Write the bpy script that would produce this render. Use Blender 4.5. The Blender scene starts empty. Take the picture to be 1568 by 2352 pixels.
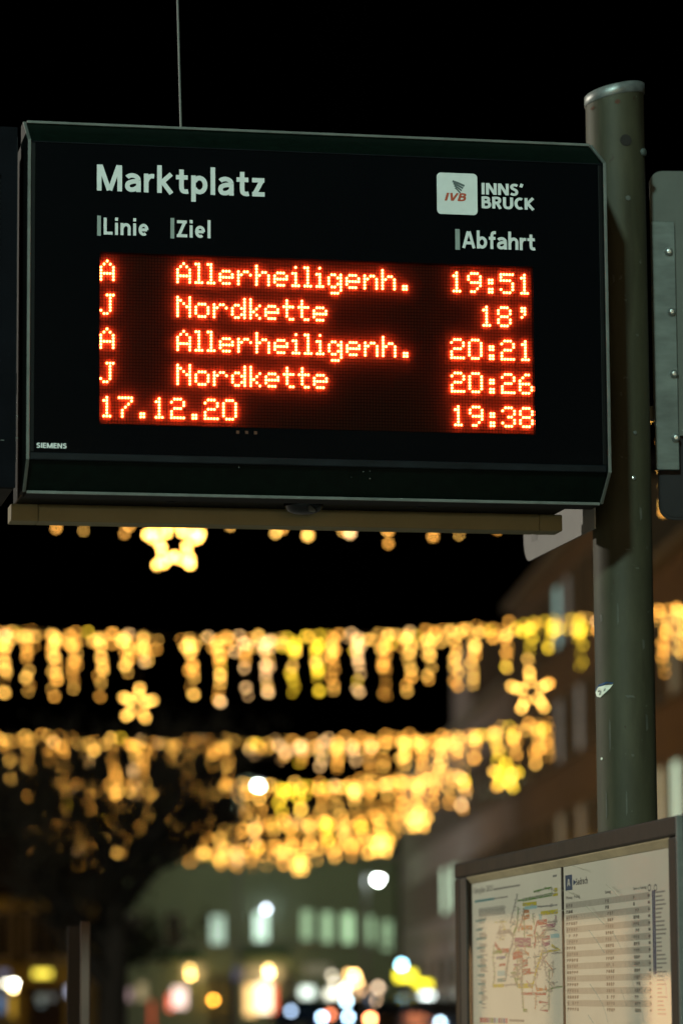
import bpy, math, random
from mathutils import Vector, Matrix

# ------------------------------------------------------------------ camera, sky, exposure
S = bpy.context.scene
COL = S.collection
F_PX, CX, CY = 8000.0, 784.0, 1176.0          # focal length and centre on a 1568 x 2352 grid
PITCH, ROLL = math.atan(1108 / 8000), 0.0068
EYE = Vector((0, 0, 1.6))
FW = Vector((0, math.cos(PITCH), math.sin(PITCH)))
_rt, _up = Vector((1, 0, 0)), Vector((1, 0, 0)).cross(FW)
RT = _rt * math.cos(ROLL) - _up * math.sin(ROLL)
UP = _up * math.cos(ROLL) + _rt * math.sin(ROLL)
cam_d = bpy.data.cameras.new('camera')
cam = bpy.data.objects.new('camera', cam_d)
COL.objects.link(cam)
cam.matrix_world = Matrix(((RT.x, UP.x, -FW.x, EYE.x), (RT.y, UP.y, -FW.y, EYE.y), (RT.z, UP.z, -FW.z, EYE.z), (0, 0, 0, 1)))
cam_d.sensor_fit = 'VERTICAL'
cam_d.sensor_height = 36.0
cam_d.sensor_width = 24.0
cam_d.lens = F_PX * 36 / 2352
cam_d.clip_start, cam_d.clip_end = 0.1, 3000
cam_d.dof.use_dof = True
cam_d.dof.focus_distance = 6.9
cam_d.dof.aperture_fstop = 3.6
S.camera = cam

world = bpy.data.worlds.new('World')
S.world = world
world.use_nodes = True
wn = world.node_tree
sky = wn.nodes.new('ShaderNodeTexSky')
sky.sky_type = 'NISHITA'
sky.sun_disc = False
sky.sun_elevation = math.radians(-9)
sky.sun_rotation = math.radians(200)
wn.links.new(sky.outputs[0], wn.nodes['Background'].inputs[0])
wn.nodes['Background'].inputs[1].default_value = 0.05
S.view_settings.view_transform = 'Standard'
S.view_settings.look = 'None'
S.view_settings.exposure = 0
S.view_settings.gamma = 1
S.view_settings.use_curve_mapping = False
S.render.engine = 'CYCLES'
S.cycles.use_adaptive_sampling = False
S.cycles.use_denoising = True
S.cycles.max_bounces = 6
S.cycles.diffuse_bounces = 3
S.cycles.glossy_bounces = 3
S.cycles.transparent_max_bounces = 16
S.cycles.caustics_reflective = False
S.cycles.caustics_refractive = False
S.cycles.use_light_tree = True

rnd = random.Random(7)


def ray(x, y):
    return RT * ((x - CX) / F_PX) + UP * (-(y - CY) / F_PX) + FW


def at(x, y, Y):
    d = ray(x, y)
    return EYE + d * (Y / d.y)


def on_plane(x, y, P, N):
    d = ray(x, y)
    return EYE + d * ((P - EYE).dot(N) / d.dot(N))


# ------------------------------------------------------------------ materials
def principled(name, col, rough=0.5, metal=0.0, spec=0.5, var=0.0, scale=20.0, stretch=(1, 1, 1), bump=0.0, emit=None, es=1.0, dark=None, rvar=0.0):
    m = bpy.data.materials.new(name)
    m.use_nodes = True
    nt = m.node_tree
    b = nt.nodes['Principled BSDF']
    b.inputs['Base Color'].default_value = (*col, 1)
    b.inputs['Roughness'].default_value = rough
    b.inputs['Metallic'].default_value = metal
    b.inputs['Specular IOR Level'].default_value = spec
    if emit:
        b.inputs['Emission Color'].default_value = (*emit, 1)
        b.inputs['Emission Strength'].default_value = es
    if var > 0 or bump > 0 or rvar > 0:
        tc = nt.nodes.new('ShaderNodeTexCoord')
        mp = nt.nodes.new('ShaderNodeMapping')
        mp.inputs['Scale'].default_value = stretch
        nz = nt.nodes.new('ShaderNodeTexNoise')
        nz.inputs['Scale'].default_value = scale
        nz.inputs['Detail'].default_value = 6
        nz.inputs['Roughness'].default_value = 0.65
        nt.links.new(tc.outputs['Object'], mp.inputs[0])
        nt.links.new(mp.outputs[0], nz.inputs['Vector'])
        if var > 0:
            cr = nt.nodes.new('ShaderNodeValToRGB')
            lo = dark if dark else tuple(c * (1 - var) for c in col)
            hi = tuple(min(1, c * (1 + var)) for c in col)
            cr.color_ramp.elements[0].position = 0.32
            cr.color_ramp.elements[0].color = (*lo, 1)
            cr.color_ramp.elements[1].position = 0.68
            cr.color_ramp.elements[1].color = (*hi, 1)
            nt.links.new(nz.outputs['Fac'], cr.inputs[0])
            nt.links.new(cr.outputs[0], b.inputs['Base Color'])
        if rvar > 0:
            mr = nt.nodes.new('ShaderNodeMapRange')
            mr.inputs['To Min'].default_value = max(0.02, rough - rvar)
            mr.inputs['To Max'].default_value = min(1, rough + rvar)
            nt.links.new(nz.outputs['Fac'], mr.inputs['Value'])
            nt.links.new(mr.outputs[0], b.inputs['Roughness'])
        if bump > 0:
            bp = nt.nodes.new('ShaderNodeBump')
            bp.inputs['Strength'].default_value = bump
            bp.inputs['Distance'].default_value = 0.002
            nt.links.new(nz.outputs['Fac'], bp.inputs['Height'])
            nt.links.new(bp.outputs[0], b.inputs['Normal'])
    return m


def weathered_steel():
    m = principled('pole', (.042, .039, .022), 0.62, 0.0, 0.25, var=.3, scale=4, stretch=(3, 3, .8))
    nt = m.node_tree
    b = nt.nodes['Principled BSDF']
    tc = nt.nodes.new('ShaderNodeTexCoord')

    def noise(scale, st, lo, hi, detail=5):
        mp = nt.nodes.new('ShaderNodeMapping')
        mp.inputs['Scale'].default_value = st
        nz = nt.nodes.new('ShaderNodeTexNoise')
        nz.inputs['Scale'].default_value = scale
        nz.inputs['Detail'].default_value = detail
        mr = nt.nodes.new('ShaderNodeMapRange')
        mr.inputs['From Min'].default_value = lo
        mr.inputs['From Max'].default_value = hi
        nt.links.new(tc.outputs['Object'], mp.inputs[0])
        nt.links.new(mp.outputs[0], nz.inputs['Vector'])
        nt.links.new(nz.outputs['Fac'], mr.inputs['Value'])
        return mr.outputs[0]

    def mix(fac, a, col):
        mx = nt.nodes.new('ShaderNodeMix')
        mx.data_type = 'RGBA'
        nt.links.new(fac, mx.inputs['Factor'])
        nt.links.new(a, mx.inputs['A'])
        mx.inputs['B'].default_value = (*col, 1)
        return mx.outputs['Result']
    base = b.inputs['Base Color'].links[0].from_socket
    c = mix(noise(9, (1, 1, .05), .55, .75), base, (.062, .063, .047))        # pale run marks
    c = mix(noise(14, (1, 1, .12), .60, .72), c, (.02, .016, .008))           # dirt streaks
    c = mix(noise(55, (1, 1, 1), .72, .80, 2), c, (.10, .10, .085))          # zinc bloom spots
    c = mix(noise(38, (1, 1, .6), .70, .76, 3), c, (.03, .015, .006))         # rust freckles
    nt.links.new(c, b.inputs['Base Color'])
    h = noise(30, (1, 1, .3), 0, 1)
    bp = nt.nodes.new('ShaderNodeBump')
    bp.inputs['Strength'].default_value = .35
    bp.inputs['Distance'].default_value = .0015
    nt.links.new(h, bp.inputs['Height'])
    nt.links.new(bp.outputs[0], b.inputs['Normal'])
    return m


def lit(name, col, s=1.0, sample=True):
    m = principled(name, (0.6, 0.6, 0.6), 0.4, emit=col, es=s)
    if not sample:
        m.cycles.emission_sampling = 'NONE'
    return m


M = {}
M['black_metal'] = principled('black_metal', (0.004, 0.0045, 0.0045), 0.55, 0.0, 0.08, var=0.35, scale=9, bump=0.1, rvar=0.1)
M['black_slope'] = principled('black_slope', (0.0022, 0.0055, 0.0038), 0.45, 0.0, 0.07, var=0.3, scale=60, stretch=(1, 1, 0.08), rvar=0.12)
M['black_glass'] = principled('black_glass', (0.0018, 0.0022, 0.0028), 0.12, 0.0, 0.35, rvar=0.05, scale=3)
M['rail'] = principled('rail', (0.004, 0.0055, 0.007), 0.5, 0.0, 0.1, var=0.5, scale=14, stretch=(1, 1, 4))
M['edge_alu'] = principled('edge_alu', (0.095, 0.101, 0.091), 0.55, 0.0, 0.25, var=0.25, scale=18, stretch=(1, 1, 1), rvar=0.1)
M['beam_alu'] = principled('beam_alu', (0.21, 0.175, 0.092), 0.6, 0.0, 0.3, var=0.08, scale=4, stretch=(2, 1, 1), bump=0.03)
M['print_white'] = principled('print_white', (0.52, 0.535, 0.52), 0.6, var=0.05, scale=40)
M['print_grey'] = principled('print_grey', (0.19, 0.225, 0.205), 0.6, var=0.08, scale=40)
M['print_red'] = principled('print_red', (0.33, 0.045, 0.012), 0.6)
M['print_dark'] = principled('print_dark', (0.06, 0.08, 0.08), 0.6)
M['led_plate'] = principled('led_plate', (0.008, 0.006, 0.005), 0.7)
M['led_pad'] = principled('led_pad', (0.165, 0.082, 0.055), 0.65, var=0.15, scale=300)
M['led_lit'] = lit('led_lit', (1.0, 0.088, 0.022), 330.0)


def filter_glass():
    m = bpy.data.materials.new('led_filter')
    m.use_nodes = True
    nt = m.node_tree
    nt.nodes.remove(nt.nodes['Principled BSDF'])
    tr = nt.nodes.new('ShaderNodeBsdfTransparent')
    tr.inputs[0].default_value = (.235, .19, .17, 1)
    gl = nt.nodes.new('ShaderNodeBsdfGlossy')
    gl.inputs['Roughness'].default_value = 0.12
    mx = nt.nodes.new('ShaderNodeMixShader')
    mx.inputs[0].default_value = 0.03
    nt.links.new(tr.outputs[0], mx.inputs[1])
    nt.links.new(gl.outputs[0], mx.inputs[2])
    nt.links.new(mx.outputs[0], nt.nodes['Material Output'].inputs[0])
    return m


M['led_filter'] = filter_glass()
M['pole'] = weathered_steel()
M['bare_steel'] = principled('bare_steel', (0.55, 0.57, 0.55), 0.3, 0.9, 0.5, var=0.25, scale=30, rvar=0.12)
M['cap_steel'] = principled('cap_steel', (0.20, 0.21, 0.205), 0.45, 0.6, 0.4, var=0.35, scale=22, rvar=0.15)
M['scuff'] = principled('scuff', (0.058, 0.057, 0.043), 0.7, var=.3, scale=40)
M['hole'] = principled('hole', (0.01, 0.007, 0.005), 0.9)
M['rust'] = principled('rust', (0.07, 0.025, 0.012), 0.9, var=0.4, scale=60)
M['sign_back'] = principled('sign_back', (0.075, 0.08, 0.069), 0.6, 0.0, 0.25, var=0.14, scale=6, bump=0.05)
M['sign_dark'] = principled('sign_dark', (0.0105, 0.0095, 0.0105), 0.55, spec=.15, var=0.2, scale=8)
M['bracket'] = principled('bracket', (0.075, 0.088, 0.08), 0.5, 0.3, 0.5, var=0.35, scale=10, stretch=(1, 1, 3), bump=0.15)
M['flag_white'] = principled('flag_white', (0.22, 0.215, 0.205), 0.55, var=0.07, scale=8)
M['flag_grey'] = principled('flag_grey', (0.16, 0.155, 0.15), 0.55)
M['case_frame'] = principled('case_frame', (0.011, 0.010, 0.0075), 0.5, 0.0, 0.15, var=0.25, scale=9, rvar=0.12, bump=0.08)
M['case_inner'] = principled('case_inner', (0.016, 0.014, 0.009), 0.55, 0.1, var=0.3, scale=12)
M['lip_lit_tone'] = principled('lip_lit_tone', (0.62, 0.53, 0.34), 0.55, var=0.25, scale=6, stretch=(1, 1, 4))  # lit look of the top lip put into the colour
M['case_blue'] = principled('case_blue', (0.012, 0.022, 0.075), 0.4, var=0.2, scale=12)
M['paper'] = principled('paper', (0.74, 0.76, 0.65), 0.75, var=0.04, scale=3)
M['ink'] = principled('ink', (0.07, 0.075, 0.075), 0.8)
M['ink_fig'] = principled('ink_fig', (0.14, 0.14, 0.125), 0.8)
M['ink_pale'] = principled('ink_pale', (0.38, 0.39, 0.35), 0.8)
M['ink_soft'] = principled('ink_soft', (0.26, 0.27, 0.24), 0.8)
M['band'] = principled('band', (0.45, 0.455, 0.385), 0.8, var=0.08, scale=60)
M['ink_blue'] = principled('ink_blue', (0.012, 0.055, 0.14), 0.8)
M['ink_navy'] = principled('ink_navy', (0.05, 0.06, 0.16), 0.8)
for nm, c in dict(map_red=(.36, .03, .03), map_green=(.08, .26, .03), map_yellow=(.52, .48, .0), map_cyan=(.30, .55, .58), map_teal=(.05, .26, .28),
                  map_purple=(.22, .05, .16), map_orange=(.48, .17, .03), map_pink=(.5, .15, .18), map_grey=(.22, .25, .24), map_blue=(.06, .13, .34)).items():
    M[nm] = principled(nm, c, 0.8)
M['scratch'] = principled('scratch', (0.34, 0.34, 0.25), 0.8)
M['wire'] = principled('wire', (0.03, 0.03, 0.03), 0.7)
M['bark'] = principled('bark', (0.022, 0.017, 0.012), 0.9, var=0.4, scale=9, stretch=(1, 1, .3))
M['leaf'] = principled('leaf', (0.028, 0.022, 0.009), 0.8)
M['post'] = principled('post', (0.085, 0.045, 0.03), 0.6, var=0.2, scale=9)
M['post_red'] = principled('post_red', (0.012, 0.003, 0.0025), 0.6, var=0.2, scale=9)
M['plaster_brown'] = principled('plaster_brown', (0.30, 0.23, 0.155), 0.9, var=0.15, scale=.8, bump=.1)
M['plaster_ochre'] = principled('plaster_ochre', (0.33, 0.235, 0.15), 0.9, var=0.15, scale=.8, bump=.1)
M['plaster_grey'] = principled('plaster_grey', (0.47, 0.42, 0.40), 0.9, var=0.12, scale=.7, bump=.1)
M['plaster_green'] = principled('plaster_green', (0.36, 0.43, 0.28), 0.9, var=0.1, scale=.6, bump=.1)
M['plaster_yellow'] = principled('plaster_yellow', (0.5, 0.42, 0.12), 0.9, var=0.12, scale=.7)
M['roof'] = principled('roof', (0.03, 0.022, 0.02), 0.85, var=0.3, scale=3)
M['stone_trim'] = principled('stone_trim', (0.38, 0.36, 0.30), 0.85, var=0.1, scale=3)
M['dark_pane'] = principled('dark_pane', (0.01, 0.012, 0.014), 0.1)
M['sign_green'] = principled('sign_green', (0.02, 0.10, 0.035), 0.6)
M['asphalt'] = principled('asphalt', (0.05, 0.05, 0.05), 0.8, var=0.3, scale=3, bump=.3)
M['paving'] = principled('paving', (0.2, 0.19, 0.18), 0.8, var=0.2, scale=2)
M['kerb'] = principled('kerb', (0.28, 0.28, 0.27), 0.8, var=0.2, scale=4)
M['tyre'] = principled('tyre', (0.015, 0.015, 0.015), 0.9)
M['rim'] = principled('rim', (0.4, 0.4, 0.42), 0.35, 0.8)
M['stall_wood'] = principled('stall_wood', (0.10, 0.05, 0.03), 0.8, var=0.3, scale=5)

# four kinds of warm bulb glass
BULB = [lit('bulb_amber', (1.0, 0.43, 0.06), 8.6), lit('bulb_gold', (1.0, 0.52, 0.09), 10.0),
        lit('bulb_lemon', (1.0, 0.64, 0.03), 8.2), lit('bulb_rose', (1.0, 0.57, 0.22), 9.2)]


# ------------------------------------------------------------------ mesh helpers
class MB:
    def __init__(self):
        self.v, self.f = [], []

    def add(self, vs, fs):
        o = len(self.v)
        self.v += [tuple(p) for p in vs]
        self.f += [tuple(i + o for i in f) for f in fs]
        return self

    def box(self, x0, x1, y0, y1, z0, z1):
        vs = [(x, y, z) for z in (z0, z1) for y in (y0, y1) for x in (x0, x1)]
        return self.add(vs, [(0, 2, 3, 1), (4, 5, 7, 6), (0, 1, 5, 4), (2, 6, 7, 3), (0, 4, 6, 2), (1, 3, 7, 5)])

    def prism_x(self, prof, x0, x1):
        """profile in (y, z), extruded along x"""
        n = len(prof)
        vs = [(x0, y, z) for y, z in prof] + [(x1, y, z) for y, z in prof]
        fs = [tuple(range(n)), tuple(range(2 * n - 1, n - 1, -1))]
        fs += [(i, i + n, (i + 1) % n + n, (i + 1) % n) for i in range(n)]
        return self.add(vs, fs)

    def prism_y(self, prof, y0, y1):
        """profile in (x, z), extruded along y"""
        n = len(prof)
        vs = [(x, y0, z) for x, z in prof] + [(x, y1, z) for x, z in prof]
        fs = [tuple(range(n)), tuple(range(2 * n - 1, n - 1, -1))]
        fs += [(i, i + n, (i + 1) % n + n, (i + 1) % n) for i in range(n)]
        return self.add(vs, fs)

    def tube(self, pts, rad, n=6, caps=True):
        pts = [Vector(p) for p in pts]
        k = len(pts)
        if not hasattr(rad, '__len__'):
            rad = [rad] * k
        vs = []
        for i, p in enumerate(pts):
            d = (pts[min(i + 1, k - 1)] - pts[max(i - 1, 0)]).normalized()
            a = d.cross(Vector((0, 0, 1)) if abs(d.z) < .9 else Vector((1, 0, 0))).normalized()
            b = d.cross(a)
            for j in range(n):
                t = 2 * math.pi * j / n
                vs.append(p + (a * math.cos(t) + b * math.sin(t)) * rad[i])
        fs = [(i * n + j, i * n + (j + 1) % n, (i + 1) * n + (j + 1) % n, (i + 1) * n + j) for i in range(k - 1) for j in range(n)]
        if caps:
            fs += [tuple(range(n - 1, -1, -1)), tuple(range((k - 1) * n, k * n))]
        return self.add(vs, fs)

    def lathe(self, prof, n=24, c=(0, 0, 0), axis='z'):
        vs = []
        for r, h in prof:
            for j in range(n):
                t = 2 * math.pi * j / n
                p = (r * math.cos(t), r * math.sin(t), h)
                if axis == 'y':
                    p = (r * math.cos(t), h, r * math.sin(t))
                elif axis == 'x':
                    p = (h, r * math.cos(t), r * math.sin(t))
                vs.append((p[0] + c[0], p[1] + c[1], p[2] + c[2]))
        k = len(prof)
        fs = [(i * n + j, i * n + (j + 1) % n, (i + 1) * n + (j + 1) % n, (i + 1) * n + j) for i in range(k - 1) for j in range(n)]
        fs += [tuple(range(n - 1, -1, -1)), tuple(range((k - 1) * n, k * n))]
        return self.add(vs, fs)

    def mesh(self, name):
        me = bpy.data.meshes.new(name)
        me.from_pydata(self.v, [], self.f)
        me.update()
        return me

    def build(self, name, mat, parent=None, smooth=False, bevel=0.0, seg=2, fix=True):
        me = self.mesh(name)
        if fix and len(self.f) < 6000:
            import bmesh
            b = bmesh.new()
            b.from_mesh(me)
            bmesh.ops.recalc_face_normals(b, faces=b.faces)
            b.to_mesh(me)
            b.free()
        return link(name, me, mat, parent, smooth, bevel, seg)


def link(name, me, mat, parent=None, smooth=False, bevel=0.0, seg=2):
    o = bpy.data.objects.new(name, me)
    if mat and not me.materials:
        me.materials.append(mat)
    if smooth:
        me.polygons.foreach_set('use_smooth', [True] * len(me.polygons))
    COL.objects.link(o)
    if parent:
        o.parent = parent
    if bevel > 0:
        md = o.modifiers.new('bevel', 'BEVEL')
        md.width = bevel
        md.segments = seg
        md.limit_method = 'ANGLE'
    return o


def tag(o, label=None, cat=None, group=None, kind=None):
    if label:
        o['label'] = label
    if cat:
        o['category'] = cat
    if group:
        o['group'] = group
    if kind:
        o['kind'] = kind
    return o


def thing(name, label, cat, loc=(0, 0, 0), rz=0.0, group=None):
    o = bpy.data.objects.new(name, None)
    COL.objects.link(o)
    o.location = loc
    o.rotation_euler = (0, 0, rz)
    o.empty_display_size = 0.1
    return tag(o, label, cat, group)


def spline(pts, n=6, closed=False):
    """Catmull-Rom through 2-D points"""
    out = []
    k = len(pts)
    rng = range(k) if closed else range(k - 1)
    for i in rng:
        if closed:
            p = [pts[(i + j) % k] for j in (-1, 0, 1, 2)]
        else:
            p = [pts[max(i - 1, 0)], pts[i], pts[i + 1], pts[min(i + 2, k - 1)]]
        for s in range(n):
            t = s / n
            out.append(tuple(0.5 * (2 * p[1][a] + (p[2][a] - p[0][a]) * t + (2 * p[0][a] - 5 * p[1][a] + 4 * p[2][a] - p[3][a]) * t * t
                                    + (3 * p[1][a] - p[0][a] - 3 * p[2][a] + p[3][a]) * t ** 3) for a in (0, 1)))
    if closed:
        out.append(out[0])
    else:
        out.append(tuple(pts[-1]))
    return out


def ribbon(mb, pts, w, y, fm):
    """flat stroke of width w along 2-D points in the local xz plane at depth y; fm maps (x, z) to the plane"""
    k = len(pts)
    vs = []
    closed = k > 3 and abs(pts[0][0] - pts[-1][0]) < 1e-9 and abs(pts[0][1] - pts[-1][1]) < 1e-9
    for i in range(k):
        a = pts[i - 1] if i > 0 else (pts[-2] if closed else pts[0])
        b = pts[i + 1] if i < k - 1 else (pts[1] if closed else pts[-1])
        p = pts[i]
        d1 = Vector((p[0] - a[0], p[1] - a[1]))
        d2 = Vector((b[0] - p[0], b[1] - p[1]))
        if d1.length < 1e-9:
            d1 = d2
        if d2.length < 1e-9:
            d2 = d1
        d1.normalize()
        d2.normalize()
        t = d1 + d2
        if t.length < 1e-6:
            t = d1
        t.normalize()
        n = Vector((-t.y, t.x))
        m = 1 / max(0.5, n.dot(Vector((-d1.y, d1.x))))
        for s in (-1, 1):
            x, z = fm(p[0] + n.x * s * w / 2 * m, p[1] + n.y * s * w / 2 * m)
            vs.append((x, y, z))
    mb.add(vs, [(2 * i, 2 * i + 1, 2 * i + 3, 2 * i + 2) for i in range(k - 1)])


# ------------------------------------------------------------------ a bold humanist stroke alphabet (cap height 1)
W0 = 0.185
H0 = W0 / 2


def ell(cx_, cz, rx, rz, a0, a1, n=14):
    return [(cx_ + rx * math.cos(math.radians(a0 + (a1 - a0) * i / n)), cz + rz * math.sin(math.radians(a0 + (a1 - a0) * i / n))) for i in range(n + 1)]


def st(x, z0, z1):
    return [(x, z0), (x, z1)]


XH = 0.72
GL = {
    'M': (0.94, [st(H0, 0, 1), st(.94 - H0, 0, 1), [(.13, .985), (.455, .03)], [(.81, .985), (.485, .03)]]),
    'a': (0.59, [st(.59 - H0, 0, .45), ell(.27, .455, .225, .175, 148, 0), spline([(.5, .41), (.3, .40), (.13, .33), (.09, .21), (.14, .115), (.25, .085), (.38, .12), (.5, .22)])]),
    'r': (0.39, [st(H0, 0, XH), spline([(.1, .42), (.16, .55), (.26, .625), (.39, .625)])]),
    'k': (0.60, [st(H0, 0, 1.06), [(.14, .37), (.53, .74)], [(.21, .42), (.535, -.01)]]),
    't': (0.46, [spline([(.21, .93), (.21, .6), (.21, .25), (.25, .12), (.36, .085), (.455, .10)]), [(.0, .63), (.44, .63)]]),
    'p': (0.62, [st(H0, -.29, XH), ell(.315, .36, .212, .272, -150, 150)]),
    'l': (W0, [st(H0, 0, 1.06)]),
    'z': (0.50, [[(.02, .63), (.48, .63)], [(.02, .09), (.49, .09)], [(.395, .64), (.105, .08)]]),
    'L': (0.52, [st(H0, 0, 1), [(.05, H0), (.52, H0)]]),
    'i': (W0, [st(H0, 0, XH), st(H0, .84, 1.03)]),
    'n': (0.60, [st(H0, 0, XH), spline([(.1, .40), (.17, .55), (.30, .63), (.43, .60), (.505, .48), (.507, .3), (.507, 0)])]),
    'e': (0.58, [[(.11, .36), (.50, .36)], ell(.29, .36, .2, .27, 0, 308, 22)]),
    'Z': (0.62, [[(.03, 1 - H0), (.60, 1 - H0)], [(.02, H0), (.62, H0)], [(.49, .93), (.125, .07)]]),
    'A': (0.78, [[(.085, 0), (.36, .985)], [(.695, 0), (.42, .985)], [(.19, .31), (.59, .31)]]),
    'b': (0.62, [st(H0, 0, 1.06), ell(.315, .36, .212, .272, -150, 150)]),
    'f': (0.43, [spline([(.20, 0), (.20, .6), (.22, .86), (.30, .96), (.44, .965)]), [(.02, .63), (.41, .63)]]),
    'h': (0.60, [st(H0, 0, 1.06), spline([(.1, .40), (.17, .55), (.30, .63), (.43, .60), (.505, .48), (.507, .3), (.507, 0)])]),
    'd': (0.62, [st(.62 - H0, 0, 1.06), ell(.305, .36, .212, .272, 30, 330)]),
    'c': (0.50, [ell(.31, .36, .212, .272, 55, 305)]),
    'I': (W0, [st(H0, 0, 1)]),
    'N': (0.76, [st(H0, 0, 1), st(.76 - H0, 0, 1), [(.12, .96), (.64, .04)]]),
    'S': (0.58, [spline([(.53, .85), (.40, .905), (.24, .90), (.115, .80), (.13, .64), (.27, .545), (.40, .47), (.475, .34), (.445, .17), (.31, .09), (.17, .095), (.04, .16)])]),
    "'": (0.24, [[(.17, 1.04), (.07, .74)]]),
    'B': (0.64, [st(H0, 0, 1), spline([(.1, .907), (.32, .907), (.47, .84), (.475, .65), (.33, .545), (.1, .54)]), spline([(.1, .54), (.35, .54), (.535, .43), (.535, .2), (.38, .092), (.1, .092)])]),
    'R': (0.66, [st(H0, 0, 1), spline([(.1, .907), (.34, .907), (.50, .83), (.50, .60), (.34, .49), (.1, .485)]), [(.33, .49), (.575, -.01)]]),
    'U': (0.70, [spline([(H0, 1), (H0, .6), (.1, .3), (.19, .13), (.35, .09), (.51, .13), (.6, .3), (.607, .6), (.607, 1)])]),
    'C': (0.62, [ell(.39, .5, .295, .41, 58, 302, 20)]),
    'K': (0.70, [st(H0, 0, 1), [(.15, .48), (.60, 1.01)], [(.21, .52), (.62, -.01)]]),
    'E': (0.52, [st(H0, 0, 1), [(.05, 1 - H0), (.52, 1 - H0)], [(.05, .52), (.49, .52)], [(.05, H0), (.52, H0)]]),
    'V': (0.72, [[(.09, 1), (.345, .02)], [(.63, 1), (.375, .02)]]),
}


def word(mb, text, x0, z0, h, width, y, gap=0.10, weight=1.0, slant=0.0, cut=None, dy=0.00004):
    """write text from (x0, z0), cap height h, stretched to the given total width"""
    nat = sum(GL[c][0] for c in text) + gap * (len(text) - 1)
    sx = width / nat
    x = 0.0
    k = 0
    for c in text:
        gw, strokes = GL[c]
        for s in strokes:
            xo = x
            ribbon(mb, s, W0 * weight, y - dy * (k % 5), lambda a, b: (x0 + (xo + a) * sx + slant * b * h, z0 + b * h))
            k += 1
        x += gw + gap
    return mb


# ================================================================== THE SETTING
def ground():
    mb = MB()
    mb.add([(-400, -200, 0), (400, -200, 0), (400, 700, 0), (-400, 700, 0)], [(0, 1, 2, 3)])
    tag(mb.build('ground', M['asphalt']), kind='structure')
    mb = MB()
    mb.box(-9, 9, -14, 24, .004, .13)
    tag(mb.build('pavement', M['paving'], bevel=.01), kind='structure')
    mb = MB()
    mb.box(-9.14, -9.003, -14, 24, .004, .14)
    tag(mb.build('kerb', M['kerb'], bevel=.01), kind='structure')


ground()

# ================================================================== DEPARTURE DISPLAY
TH = math.radians(11.2)
BU = Vector((math.cos(TH), math.sin(TH), 0))
BD = Vector((-math.sin(TH), math.cos(TH), 0))
BO = at(725, 720, 6.7)
ZB = 0.45                                   # glass centre above the display's own base


def buv(x, y, dep=0.0):
    q = on_plane(x, y, BO + BD * dep, BD) - BO
    return q.dot(BU), q.z + ZB


display = thing('departure_display', 'black framed departure board with glowing orange dot-matrix lines under the word Marktplatz', 'display board',
                BO - Vector((0, 0, ZB)), TH)
UL, UR = -.5665, .5935
T0, T1, B0, B1 = .325 + ZB, .386 + ZB, -.302 + ZB, -.3565 + ZB


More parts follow.
